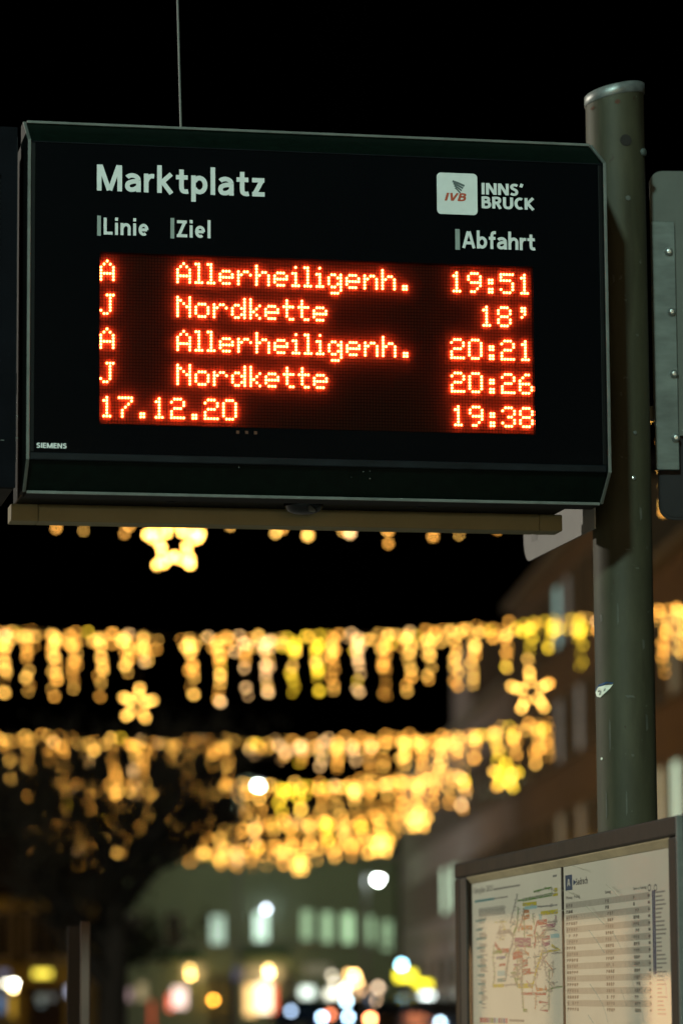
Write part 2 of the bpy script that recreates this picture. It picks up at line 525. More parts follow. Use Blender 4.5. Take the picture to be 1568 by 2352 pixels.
def build_display():
    p = display
    # housing: core box behind the glass, and the sloping strips above and below it
    mb = MB()
    mb.prism_x([(.016, T0 - .004), (.102, T1 - .006), (.118, T1 - .006), (.118, B1 + .006), (.070, B1 + .006), (.016, B0 + .004)], UL + .0085, UR - .0085)
    mb.build('housing', M['black_metal'], p)
    mb = MB()
    mb.add([(UL + .009, .010, T0), (UR - .009, .010, T0), (UR - .009, .098, T1 - .003), (UL + .009, .098, T1 - .003),
            (UL + .009, .0155, T0 - .003), (UR - .009, .0155, T0 - .003), (UR - .009, .1015, T1 - .0055), (UL + .009, .1015, T1 - .0055)],
           [(0, 1, 2, 3), (7, 6, 5, 4), (0, 4, 5, 1), (2, 6, 7, 3), (0, 3, 7, 4), (1, 5, 6, 2)])
    mb.build('upper_slope', M['black_slope'], p)
    mb = MB()
    mb.add([(UL + .009, .010, B0), (UR - .009, .010, B0), (UR - .009, .0655, B1 + .003), (UL + .009, .0655, B1 + .003),
            (UL + .009, .0155, B0 + .003), (UR - .009, .0155, B0 + .003), (UR - .009, .0695, B1 + .0055), (UL + .009, .0695, B1 + .0055)],
           [(0, 1, 2, 3), (7, 6, 5, 4), (0, 4, 5, 1), (2, 6, 7, 3), (0, 3, 7, 4), (1, 5, 6, 2)])
    mb.build('lower_slope', M['black_slope'], p)
    # side plates whose bare front edges catch the light
    prof = [(-.003, T0), (.097, T1), (.31, T1), (.31, B1), (.064, B1), (-.003, B0)]
    for x0, x1 in ((UL, UL + .0085), (UR - .0085, UR)):
        e0, e1 = (x0 + .001, x1 - .001)
        MB().prism_x([(.0015, T0 - .001), (.101, T1 - .004), (.125, T1 - .004), (.125, B1 + .004), (.068, B1 + .004), (.0015, B0 + .001)], x0 + .0006, x1 - .0006).build('side_plate', M['black_metal'], p)
        MB().prism_x([(-.003, T0), (.097, T1), (.1015, T1 - .003), (.0015, T0 - .002), (.0015, B0 + .002), (.0675, B1 + .003), (.064, B1), (-.003, B0)],
                     e0, e1).build('edge_trim', M['edge_alu'], p, bevel=.0012)
    MB().box(UL + .0087, UR - .0087, .0975, .125, T1 - .004, T1 + .0008).build('top_plate', M['black_metal'], p)
    MB().box(UL + .0087, UR - .0087, .0655, .125, B1 - .002, B1 + .0045).build('bottom_plate', M['black_metal'], p)
    MB().box(UL + .0087, UR - .0087, .092, .0972, T1 - .0040, T1 + .0014).build('edge_trim', M['edge_alu'], p, bevel=.001)
    MB().box(UL + .0087, UR - .0087, .060, .0652, B1 - .0024, B1 + .0036).build('edge_trim', M['edge_alu'], p, bevel=.001)
    # glass and the two rails that hold it
    z1, z0 = buv(725, 352)[1], buv(725, 1052)[1]
    PX, PZ = .00599, .0061
    X0, Z0 = -.4207, .1052 + ZB
    NC, NR = 144, 55
    wx0, wx1, wz0, wz1 = X0 - .0036, X0 + (NC - 1) * PX + .0036, Z0 - (NR - 1) * PZ - .0056, Z0 + .0036
    mb = MB().box(UL + .017, wx0, .004, .0155, z0, z1).box(wx1, UR - .017, .004, .0155, z0, z1)
    mb.box(wx0, wx1, .004, .0155, wz1, z1).box(wx0, wx1, .004, .0155, z0, wz0)
    mb.build('front_glass', M['black_glass'], p)
    MB().box(UL + .009, UR - .009, .002, .0155, z1 + .0005, T0 - .0005).build('rail', M['rail'], p, bevel=.002)
    MB().box(UL + .009, UR - .009, .002, .0155, B0 + .0005, z0 - .0005).build('rail', M['rail'], p, bevel=.002)
    for x0, x1 in ((UL + .0088, UL + .0168), (UR - .0168, UR - .0088)):
        MB().box(x0, x1, .003, .0155, z0, z1).build('glass_seal', M['black_metal'], p, bevel=.001)
    # ---- printed words
    yp = .0037

    def wd(text, a, b, h, name='printed_word', mat='print_white', **k):
        """a, b: pixel of lower-left and lower-right corner of the baseline"""
        x0, z0_ = buv(*a)
        x1, z1_ = buv(*b)
        mb_ = word(MB(), text, x0, (z0_ + z1_) / 2, h, x1 - x0, yp, **k)
        o = mb_.build(name, M[mat], p, fix=False)
        o['label'] = 'printed lettering reading %s' % text
        return o

    def s(zx, zy, x0, y0, k):
        return ((x0 + zx / k) / 1.74171, (y0 + zy / k) / 1.74171)
    k1, k2, k3, k4 = 1568 / 760, 1568 / 500, 1568 / 480, 1568 / 300
    wd('Marktplatz', s(59, 291, 360, 620, k1), s(1447, 341, 360, 620, k1), .0520, weight=.93)
    wd('Linie', s(116, 655, 360, 620, k1), s(487, 664, 360, 620, k1), .0335, gap=.13, weight=.93)
    wd('Ziel', s(717, 676, 360, 620, k1), s(999, 683, 360, 620, k1), .0340, gap=.13, weight=.93)
    wd('Abfahrt', s(468, 410, 1700, 860, k2), s(1384, 440, 1700, 860, k2), .0345, gap=.07, weight=.93)
    for a, b in ((s(63, 662, 360, 620, k1), s(94, 497, 360, 620, k1)), (s(668, 685, 360, 620, k1), s(699, 517, 360, 620, k1)),
                 (s(383, 430, 1700, 860, k2), s(437, 172, 1700, 860, k2))):
        x0, z0_ = buv(*a)
        x1, z1_ = buv(*b)
        MB().box(x0, x1, yp, yp + .0002, z0_, z1_).build('column_bar', M['print_grey'], p)
    # logo plate with rounded corners
    x0, z0_ = buv(*s(160, 632, 1700, 660, k3))
    x1, z1_ = buv(*s(682, 112, 1700, 660, k3))
    r = .008
    prof = []
    for cx_, cz, a0 in ((x1 - r, z1_ - r, 0), (x0 + r, z1_ - r, 90), (x0 + r, z0_ + r, 180), (x1 - r, z0_ + r, 270)):
        prof += ell(cx_, cz, r, r, a0, a0 + 90, 5)
    lg = MB().prism_y(prof, yp - .0004, yp + .0002).build('logo_plate', M['print_white'], p)
    lg['label'] = 'white rounded logo square with grey wing above red letters IVB'
    w_, h_ = x1 - x0, z1_ - z0_
    mb = MB()
    word(mb, 'IVB', x0 + .19 * w_, z0_ + .325 * h_, .19 * h_, .50 * w_, yp - .0007, weight=1.15, slant=.3, gap=.1)
    mb.build('logo_letters', M['print_red'], lg, fix=False)
    mb = MB()
    for i in range(4):                       # the swept wing of four bars
        a = (x0 + w_ * (.385 + .022 * i), z0_ + h_ * (.80 - .052 * i))
        b = (x0 + w_ * (.68 - .035 * i), z0_ + h_ * (.695 - .058 * i))
        ribbon(mb, [a, ((a[0] + b[0]) / 2, (a[1] + b[1]) / 2 + .0006), b], h_ * (.035 + .006 * (3 - i)), yp - .0007 - .00003 * i, lambda q, t: (q, t))
    mb.build('logo_wing', M['print_dark'], lg, fix=False)
    wd("INNS'", s(745, 382, 1700, 660, k3), s(1283, 395, 1700, 660, k3), .0234, weight=1.2, gap=.13)
    wd('BRUCK', s(745, 560, 1700, 660, k3), s(1432, 580, 1700, 660, k3), .0236, weight=1.2, gap=.12)
    wd('SIEMENS', s(253, 368, 100, 1720, k4), s(878, 380, 100, 1720, k4), .0098, weight=1.2, gap=.12)
    # ---- dot matrix
    mx = MB().box(wx0, wx1, .0135, .0152, wz0, wz1).build('dot_matrix', M['led_plate'], p)
    MB().add([(wx0, .0046, wz0), (wx1, .0046, wz0), (wx1, .0046, wz1), (wx0, .0046, wz1)], [(0, 1, 2, 3)]).build('filter_pane', M['led_filter'], p, fix=False)
    FONT = {
        'A': "..#..|.#.#.|#...#|#...#|#####|#...#|#...#", 'J': "..###|...#.|...#.|...#.|...#.|#..#.|.##..",
        'l': "##.|.#.|.#.|.#.|.#.|.#.|###", 'e': ".....|.....|.###.|#...#|#####|#....|.###.", 'r': ".....|.....|#.##.|##..#|#....|#....|#....",
        'h': "#....|#....|#.##.|##..#|#...#|#...#|#...#", 'i': ".#.|...|##.|.#.|.#.|.#.|###",
        'g': ".....|.....|.##.#|#..##|#...#|#..##|.##.#|....#|.###.", 'n': ".....|.....|#.##.|##..#|#...#|#...#|#...#",
        '.': "....|....|....|....|....|.##.|.##.", 'N': "#...#|##..#|#.#.#|#..##|#...#|#...#|#...#",
        'o': ".....|.....|.###.|#...#|#...#|#...#|.###.", 'd': "....#|....#|.##.#|#..##|#...#|#..##|.##.#",
        'k': "#...|#...|#..#|#.#.|##..|#.#.|#..#", 't': ".#..|.#..|####|.#..|.#..|.#..|..##",
        '1': "..#..|.##..|..#..|..#..|..#..|..#..|.###.", '9': ".###.|#...#|#...#|.####|....#|...#.|.##..",
        ':': "....|....|.##.|.##.|....|.##.|.##.", '5': "#####|#....|####.|....#|....#|#...#|.###.",
        '8': ".###.|#...#|#...#|.###.|#...#|#...#|.###.", "'": "..##.|..##.|...#.|..#..|.....|.....|.....",
        '2': ".###.|#...#|....#|.###.|#....|#....|#####", '0': ".###.|#...#|#...#|#...#|#...#|#...#|.###.",
        '6': "..##.|.#...|#....|####.|#...#|#...#|.###.", '3': ".###.|#...#|....#|..##.|....#|#...#|.###.",
        '7': "#####|....#|...#.|..#..|.#...|.#...|.#..."}
    LINES = [(2, 0, 'A'), (2, 25, 'Allerheiligenh.'), (2, 116, '19:51'), (13, 0, 'J'), (13, 25, 'Nordkette'), (13, 126, "18'"),
             (24, 0, 'A'), (24, 25, 'Allerheiligenh.'), (24, 116, '20:21'), (35, 0, 'J'), (35, 25, 'Nordkette'), (35, 116, '20:26'),
             (46, 0, '17.12.20'), (46, 116, '19:38')]
    on = set()
    ring = [(math.cos(t * math.pi / 4), math.sin(t * math.pi / 4)) for t in range(8)]
    for row, col, text in LINES:
        c = col
        for ch in text:
            g = FONT[ch].split('|')
            mb = MB()
            for j, ln in enumerate(g):
                for i, q in enumerate(ln):
                    if q == '#':
                        on.add((c + i, row + j))
                        x, z = X0 + (c + i) * PX, Z0 - (row + j) * PZ
                        r_ = .0022
                        vs = [(x + a * r_, .0128, z + b * r_) for a, b in ring] + [(x + a * r_ * .96, .0100, z + b * r_ * .96) for a, b in ring] + [(x + a * r_ * .5, .0086, z + b * r_ * .5) for a, b in ring]
                        mb.add(vs, [tuple(range(16, 24))] + [(t + k_, (t + 1) % 8 + k_, (t + 1) % 8 + 8 + k_, t + 8 + k_) for t in range(8) for k_ in (0, 8)])
            o = mb.build('lit_character', M['led_lit'], mx)
            o['label'] = 'glowing orange dot-matrix character %s' % ch
            c += len(g[0]) + 1
    mb = MB()
    h = .00245
    for i in range(NC):
        for j in range(NR):
            x, z = X0 + i * PX, Z0 - j * PZ
            mb.add([(x - h, .0127, z - h), (x + h, .0127, z - h), (x + h, .0127, z + h), (x - h, .0127, z + h),
                    (x - h, .0136, z - h), (x + h, .0136, z - h), (x + h, .0136, z + h), (x - h, .0136, z + h)],
                   [(0, 1, 2, 3), (0, 4, 5, 1), (1, 5, 6, 2), (2, 6, 7, 3), (3, 7, 4, 0)])
    o = mb.build('unlit_dots', M['led_pad'], mx, fix=False)
    o['kind'] = 'stuff'
    # three tiny status lamps under the matrix
    for q in ((1282, 398), (1362, 400), (1442, 403)):
        x, z = buv(*s(q[0], q[1], 380, 1550, 1568 / 700))
        MB().box(x - .003, x + .003, .0034, .0042, z - .003, z + .003).build('status_lamp', M['rust'], p)
    # ---- underside: soffit, carrying beam, sensor dome, screws
    y0 = .285
    xl, zt = buv(26, 1156, y0)
    xr, zr = buv(1291, 1188, y0)
    zb = buv(29, 1196, y0)[1]
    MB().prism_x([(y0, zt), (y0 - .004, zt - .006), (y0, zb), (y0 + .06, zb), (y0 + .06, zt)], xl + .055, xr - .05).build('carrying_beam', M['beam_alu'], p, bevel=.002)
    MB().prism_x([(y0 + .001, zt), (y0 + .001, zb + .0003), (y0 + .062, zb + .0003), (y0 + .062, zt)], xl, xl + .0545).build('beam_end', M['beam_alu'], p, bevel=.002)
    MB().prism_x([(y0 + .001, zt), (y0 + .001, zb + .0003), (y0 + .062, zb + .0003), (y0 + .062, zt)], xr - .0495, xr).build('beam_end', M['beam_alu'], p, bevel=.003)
    MB().box(xl + .01, xr - .012, .1255, .345, zt + .0005, T1 - .012).build('rear_housing', M['black_metal'], p, bevel=.004)
    x, z = buv(697, 1160, .2)
    MB().lathe([(.04, 0), (.039, -.008), (.032, -.017), (.018, -.022), (.002, -.023)], 28, (x, .20, zt)).build('sensor_dome', M['black_glass'], p, smooth=True)
    for px in (395, 968):
        x, z = buv(px, 1150, .17)
        MB().lathe([(.014, 0), (.013, -.006), (.006, -.009)], 16, (x, .17, zt)).build('screw_head', M['black_metal'], p)
    # whip aerial rising from the top plate
    a = BO - Vector((0, 0, ZB))
    x, z = buv(416, 293, .2)
    x2, z2 = buv(408, 0, .2)
    e = 2.2
    MB().tube([(x, .2, z - .005), (x2, .2, z2), (x + (x2 - x) * e, .2, z + (z2 - z) * e)], .0022, 8).build('aerial', M['edge_alu'], p)
    # scratches and chips on the lower strip
    mb = MB()
    for px, py, sx, sz in ((547, 1073, .001, .006), (833, 1084, .002, .0016), (848, 1083, .0016, .0016), (851, 1098, .002, .002), (808, 1095, .0012, .001), (105, 330, .0012, .002)):
        x, z = buv(px, py, .02)
        t = min(1, max(0, (B0 - z) / (B0 - B1))) if z < B0 else 0
        y = .0095 + .0555 * t - .0008 if z < B0 else .0085
        if z > T0:
            y = .008
        mb.box(x - sx / 2, x + sx / 2, y - .0005, y + .001, z - sz / 2, z + sz / 2)
    mb.build('paint_chips', M['edge_alu'], p)['kind'] = 'stuff'


build_display()


# ------------------------------------------------------------------ loudspeaker cabinet beside the display
def build_speaker():
    dep = .02
    xr, zt = buv(41, 292, dep)
    zb = buv(41, 1120, dep)[1]
    w = .30
    base = BO + BU * (xr - w / 2) + BD * dep + Vector((0, 0, zb - ZB))
    t = thing('loudspeaker_cabinet', 'dark perforated loudspeaker cabinet hung beside the departure board', 'loudspeaker', base, TH)
    hgt = zt - zb
    z1 = buv(41, 392, dep)[1] - zb
    z0 = buv(41, 990, dep)[1] - zb
    pitch, hole = .0101, .0032
    nr = int((z1 - z0) / pitch)
    nc = int((w - .06) / pitch)
    xs = w / 2 - .0295 - nc * pitch
    MB().box(-w / 2, w / 2, .014, .27, 0, hgt).build('cabinet', M['black_metal'], t, bevel=.004)
    # front plate: a border and a field of square holes
    mb = MB()
    x0, x1 = xs, xs + nc * pitch
    zz0, zz1 = z0, z0 + nr * pitch
    mb.box(-w / 2, w / 2, 0, .004, 0, zz0).box(-w / 2, w / 2, 0, .004, zz1, hgt).box(-w / 2, x0, 0, .004, zz0, zz1).box(x1, w / 2, 0, .004, zz0, zz1)
    for i in range(nc):
        for j in range(nr):
            cx_, cz = x0 + (i + .5) * pitch, zz0 + (j + .5) * pitch
            o, n = pitch / 2, hole
            vs = [(cx_ - o, 0, cz - o), (cx_ + o, 0, cz - o), (cx_ + o, 0, cz + o), (cx_ - o, 0, cz + o),
                  (cx_ - n, 0, cz - n), (cx_ + n, 0, cz - n), (cx_ + n, 0, cz + n), (cx_ - n, 0, cz + n),
                  (cx_ - n, .004, cz - n), (cx_ + n, .004, cz - n), (cx_ + n, .004, cz + n), (cx_ - n, .004, cz + n)]
            mb.add(vs, [(0, 1, 5, 4), (1, 2, 6, 5), (2, 3, 7, 6), (3, 0, 4, 7), (4, 5, 9, 8), (5, 6, 10, 9), (6, 7, 11, 10), (7, 4, 8, 11)])
    mb.build('perforated_front', M['speaker'], t, fix=False)
    mb = MB()
    for px, py, sx, sz in ((6, 1011, .007, .0014), (39, 1006, .004, .002), (40, 955, .003, .0012), (39, 960, .003, .001)):
        x, z = buv(px, py, dep)
        mb.box(x - (xr - w / 2) - sx / 2, x - (xr - w / 2) + sx / 2, -.0006, .001, z - zb - sz / 2, z - zb + sz / 2)
    mb.build('paint_chips', M['edge_alu'], t)['kind'] = 'stuff'
    MB().box(w / 2 - .0006, w / 2 + .0008, .0, .004, .05, hgt - .02).build('edge_trim', M['rail'], t)
    MB().box(w / 2, w / 2 + .02, .18, .22, hgt * .3, hgt * .36).build('mounting_arm', M['black_metal'], t)


M['speaker'] = principled('speaker', (0.0022, 0.0026, 0.004), 0.6, spec=.03, var=0.3, scale=9)
build_speaker()

# ================================================================== POLE AND ITS SIGNS
POLE_Y = 7.13
PR = 137.5 * POLE_Y / 8000 / 2
pc = at(1424, 1000, POLE_Y)
PTOP = at(1406, 232, POLE_Y).z


def build_pole():
    t = thing('stop_pole', 'thick weathered galvanised steel pole standing behind the departure board', 'pole', (pc.x, pc.y, .13))
    H = PTOP - .13
    n = 48
    vs = []
    zs = [0, .4, .9, 1.3, 1.7, 2.1, 2.5, 2.8, H - .06, H]
    tilt = 33 / 137.5

    def cutz(x, z, k):
        return z + (x / PR * tilt * PR * .9) * k
    for z in zs:
        for j in range(n):
            a = 2 * math.pi * j / n
            x, y = PR * math.cos(a), PR * math.sin(a)
            vs.append((x, y, cutz(x, z, 1 if z > H - .01 else 0)))
    fs = [(i * n + j, i * n + (j + 1) % n, (i + 1) * n + (j + 1) % n, (i + 1) * n + j) for i in range(len(zs) - 1) for j in range(n)]
    MB().add(vs, fs).build('shaft', M['pole'], t, smooth=True)
    # bright steel cap ring following the slanted cut
    mb = MB()
    vs = []
    for r, dz in ((PR + .0006, -.0005), (PR + .0022, .001), (PR + .0022, .021), (PR - .001, .0235), (PR - .02, .024), (.004, .026)):
        for j in range(n):
            a = 2 * math.pi * j / n
            x, y = r * math.cos(a), r * math.sin(a)
            vs.append((x, y, cutz(x, H + dz, 1)))
    mb.add(vs, [(i * n + j, i * n + (j + 1) % n, (i + 1) * n + (j + 1) % n, (i + 1) * n + j) for i in range(5) for j in range(n)])
    mb.build('cap', M['cap_steel'], t, smooth=True)

    def surf(px, py):
        """where a pixel's ray meets the shaft, and the outward direction there"""
        d = ray(px, py)
        dx, dy = d.x / d.y, 1.0
        ox = -pc.x
        oy = -pc.y
        a = dx * dx + 1
        b = 2 * (ox * dx + oy)
        c = ox * ox + oy * oy - PR * PR
        disc = max(0, b * b - 4 * a * c)
        Y = (-b - math.sqrt(disc)) / (2 * a)
        P = EYE + d * (Y / d.y)
        return P - Vector((pc.x, pc.y, .13))

    def stud(px, py, r, h, name, mat, n_=14):
        q = surf(px, py)
        ang = math.atan2(q.y, q.x)
        mb_ = MB()
        dirv = Vector((math.cos(ang), math.sin(ang), 0))
        side = Vector((-math.sin(ang), math.cos(ang), 0))
        up = Vector((0, 0, 1))
        vs_ = []
        for rr, hh in ((r, -.004), (r, h), (r * .6, h * 1.3)):
            for j in range(n_):
                a_ = 2 * math.pi * j / n_
                vs_.append(Vector((q.x, q.y, q.z)) + dirv * hh + side * rr * math.cos(a_) + up * rr * math.sin(a_))
        fs_ = [(i * n_ + j, i * n_ + (j + 1) % n_, (i + 1) * n_ + (j + 1) % n_, (i + 1) * n_ + j) for i in range(2) for j in range(n_)] + [tuple(range(2 * n_, 3 * n_))]
        mb_.add(vs_, fs_).build(name, mat, t)
    stud(1436, 322, .0125, .0012, 'bolt_hole', M['hole'])
    stud(1474, 350, .008, .006, 'bolt', M['bracket'])
    stud(1441, 455, .0055, .002, 'rivet', M['sign_back'])
    stud(1454, 1098, .004, .003, 'rivet', M['bare_steel'])
    stud(1457, 994, .004, .002, 'rivet', M['sign_back'])
    stud(1381, 1743, .0028, .0012, 'paint_fleck', M['paper'])

    def patch(poly, off, name, mat):
        """a flat sticker bent round the shaft, outline given in pixels"""
        pts = [surf(*q) for q in poly]
        out = []
        for q in pts:
            d = Vector((q.x, q.y, 0)).normalized()
            out.append(Vector((d.x * (PR + off), d.y * (PR + off), q.z)))
        cen = sum(out, Vector()) / len(out)
        d = Vector((cen.x, cen.y, 0)).normalized()
        cen = Vector((d.x * (PR + off), d.y * (PR + off), cen.z))
        k = len(out)
        mb_ = MB().add([cen] + out, [(0, i + 1, (i + 1) % k + 1) for i in range(k)])
        return mb_.build(name, mat, t)
    s = patch([(1368, 1590), (1374, 1578), (1390, 1574), (1404, 1573), (1408, 1571), (1400, 1582), (1388, 1593), (1379, 1602), (1371, 1600)], .0016, 'torn_sticker', M['paper'])
    s['label'] = 'torn white sticker remnant with a dark upper edge'
    patch([(1368, 1589), (1373, 1579), (1388, 1574), (1405, 1571), (1409, 1568), (1392, 1566), (1376, 1572), (1368, 1582)], .0013, 'torn_sticker', M['ink_blue'])
    patch([(1376, 1597), (1378, 1588), (1382, 1586), (1380, 1596)], .0022, 'torn_sticker', M['ink_soft'])
    patch([(1386, 1588), (1388, 1582), (1392, 1581), (1390, 1587)], .0022, 'torn_sticker', M['ink_soft'])
    patch([(1410, 236), (1414, 229), (1420, 228), (1424, 233), (1418, 239)], .0009, 'rust_spot', M['rust'])
    patch([(1355, 250), (1362, 243), (1366, 247), (1359, 254)], .0009, 'rust_spot', M['rust'])
    for x, y, w_, h_ in ((1440, 1262, 7, 2), (1462, 1305, 5, 2), (1418, 1410, 2, 26), (1476, 1480, 3, 12), (1400, 1690, 2, 40), (1452, 1735, 4, 3), (1392, 1850, 2, 34), (1438, 1845, 2, 30),
                         (1408, 640, 3, 10), (1462, 770, 4, 3), (1425, 905, 3, 5), (1470, 1180, 3, 16), (1380, 1420, 3, 9), (1446, 1600, 12, 3), (1484, 1660, 3, 20)):
        patch([(x - w_, y - h_), (x + w_ * .6, y - h_ * .8), (x + w_, y + h_ * .7), (x - w_ * .5, y + h_)], .0006, 'scuff', M['scuff'])
    # base flange on the pavement
    MB().lathe([(.14, 0), (.14, .015), (PR + .004, .018), (PR + .002, .06)], 32).build('base_flange', M['pole'], t)
    return t


pole = build_pole()


def rounded(x0, x1, z0, z1, r, n=6):
    pr = []
    for cx_, cz, a0 in ((x1 - r, z1 - r, 0), (x0 + r, z1 - r, 90), (x0 + r, z0 + r, 180), (x1 - r, z0 + r, 270)):
        pr += ell(cx_, cz, r, r, a0, a0 + 90, n)
    return pr


def build_signs():
    # plates seen from behind, right of the pole
    yaw = math.radians(4)
    A = Vector((math.cos(yaw), math.sin(yaw), 0))
    N = Vector((-math.sin(yaw), math.cos(yaw), 0))
    P0 = at(1500, 1100, 7.22)

    def q(px, py, dep=0.0):
        v = on_plane(px, py, P0 + N * dep, N) - P0
        return v.dot(A), v.z
    lean = 18
    xl, zt = q(1490, 392)
    zb = q(1500, 1000)[1]
    base = P0.copy()
    base.z = P0.z + q(1505, 1195)[1]
    off = q(1505, 1195)[1]
    t = thing('stop_sign_plate', 'pale grey sign plate seen from behind with a bolted strip, right of the pole', 'sign', base, yaw)
    MB().prism_y(rounded(xl, xl + .34, zb - off, zt - off, .028), .002, .005).build('plate', M['sign_back'], t)
    xa, z1 = q(1494, 510)
    xb = q(1553, 800)[0]
    z0 = q(1510, 1080)[1]
    MB().box(xa, xb, -.006, .0017, z0 - off, z1 - off).build('mounting_strip', M['bracket'], t, bevel=.0015)
    for px, py in ((1533, 580), (1540, 718), (1545, 860), (1549, 1007)):
        x, z = q(px, py)
        MB().lathe([(.0095, -.0062), (.0095, -.0085), (.0075, -.010), (.0065, -.015), (.004, -.0165)], 12, (x, 0, z - off), 'y').build('bolt', M['bare_steel'], t, bevel=.0008)
    xr0, zr1 = q(1481, 455)
    xr1, zr0 = q(1498, 1125)
    MB().box(xr0 - .004, xr1 - .006, -.02, .03, zr0 - off, zr1 - off).build('clamp_rail', M['bracket'], t, bevel=.003)
    # the darker plate hung below it
    xl2, zt2 = q(1507, 886, .012)
    zb2 = q(1515, 1194, .012)[1]
    base2 = P0 + N * .012
    base2.z = P0.z + zb2
    t2 = thing('dark_sign_plate', 'charcoal sign plate with rounded corners below the pale one, beside the pole', 'sign', base2, yaw)
    MB().prism_y(rounded(xl2, xl2 + .32, 0, zt2 - zb2, .030), .002, .005).build('plate', M['sign_dark'], t2, bevel=.0008)
    MB().prism_y(rounded(xl2 + .006, xl2 + .314, .006, zt2 - zb2 - .006, .026), .0005, .0018).build('face', M['sign_dark'], t2)
    MB().box(xl2 - .030, xl2 + .01, .0055, .02, (zt2 - zb2) * .75, (zt2 - zb2) * .85).build('clamp', M['bracket'], t2)
    # the white flag sign standing out from the pole, square to the display
    P = at(1357, 1215, 7.05)
    v = on_plane(1205, 1297, P, BU) - P
    ln = v.dot(BD) + .004
    bz = P.z + (v.z) / 2
    hgt = .50
    t3 = thing('flag_sign', 'white rounded flag sign reaching back from the pole below the display', 'sign', (P.x, P.y, bz), TH)
    pr = ell(ln - .05, hgt - .05, .05, .05, 0, 90, 8) + [(-.03, hgt), (-.03, 0)] + ell(ln - .05, .05, .05, .05, 270, 360, 8)
    MB().prism_x(pr, -.0015, .0015).build('plate', M['flag_white'], t3)
    mb = MB()
    a = on_plane(1222, 1248, P, BU) - P
    b = on_plane(1250, 1228, P, BU) - P
    o3 = v.z / 2
    for k in range(3):
        y0, y1, z0_, z1_ = a.dot(BD), b.dot(BD), a.z - o3 + .002, a.z - o3 + .018
        mb.add([(-.0024 - .0001 * k, y0 - .06 * k, z0_ + .03 * k), (-.0024 - .0001 * k, y0 - .06 * k - .05, z0_ + .03 * k), (-.0024 - .0001 * k, y0 - .06 * k - .05, z1_ + .03 * k), (-.0024 - .0001 * k, y0 - .06 * k, z1_ + .03 * k)], [(0, 1, 2, 3)])
    mb.build('printed_line', M['flag_grey'], t3)
    MB().box(-.012, .03, -.055, -.02, hgt * .3, hgt * .7).build('clamp', M['bracket'], t3)


build_signs()


# ================================================================== TIMETABLE CASE
CR = at(1554, 1872.5, 6.15)
_d = ray(1046.7, 1984.9)
CL = EYE + _d * ((CR.z - 1.6) / _d.z)
CA = (CR - CL).normalized()
CI = Vector((-CA.y, CA.x, 0))
CW = (CR - CL).length
CTOP = CR.z
CBOT = 0.62


def cuv(px, py, dep=0.0):
    q = on_plane(px, py, CL + CI * dep, CI)
    return (q - CL).dot(CA), q.z - .13


def z8(zx, zy):
    k = 1568 / 1365
    return ((1366 + zx / k) / 1.74171, (2900 + zy / k) / 1.74171)


def zr(zx, zy):
    """pixel of the enlarged right sheet"""
    k = 1421 / 511
    return ((2220 + zx / k) / 1.74171, (3250 + zy / k) / 1.74171)


def zl(zx, zy):
    k = 1279 / 460
    return ((1820 + zx / k) / 1.74171, (3250 + zy / k) / 1.74171)


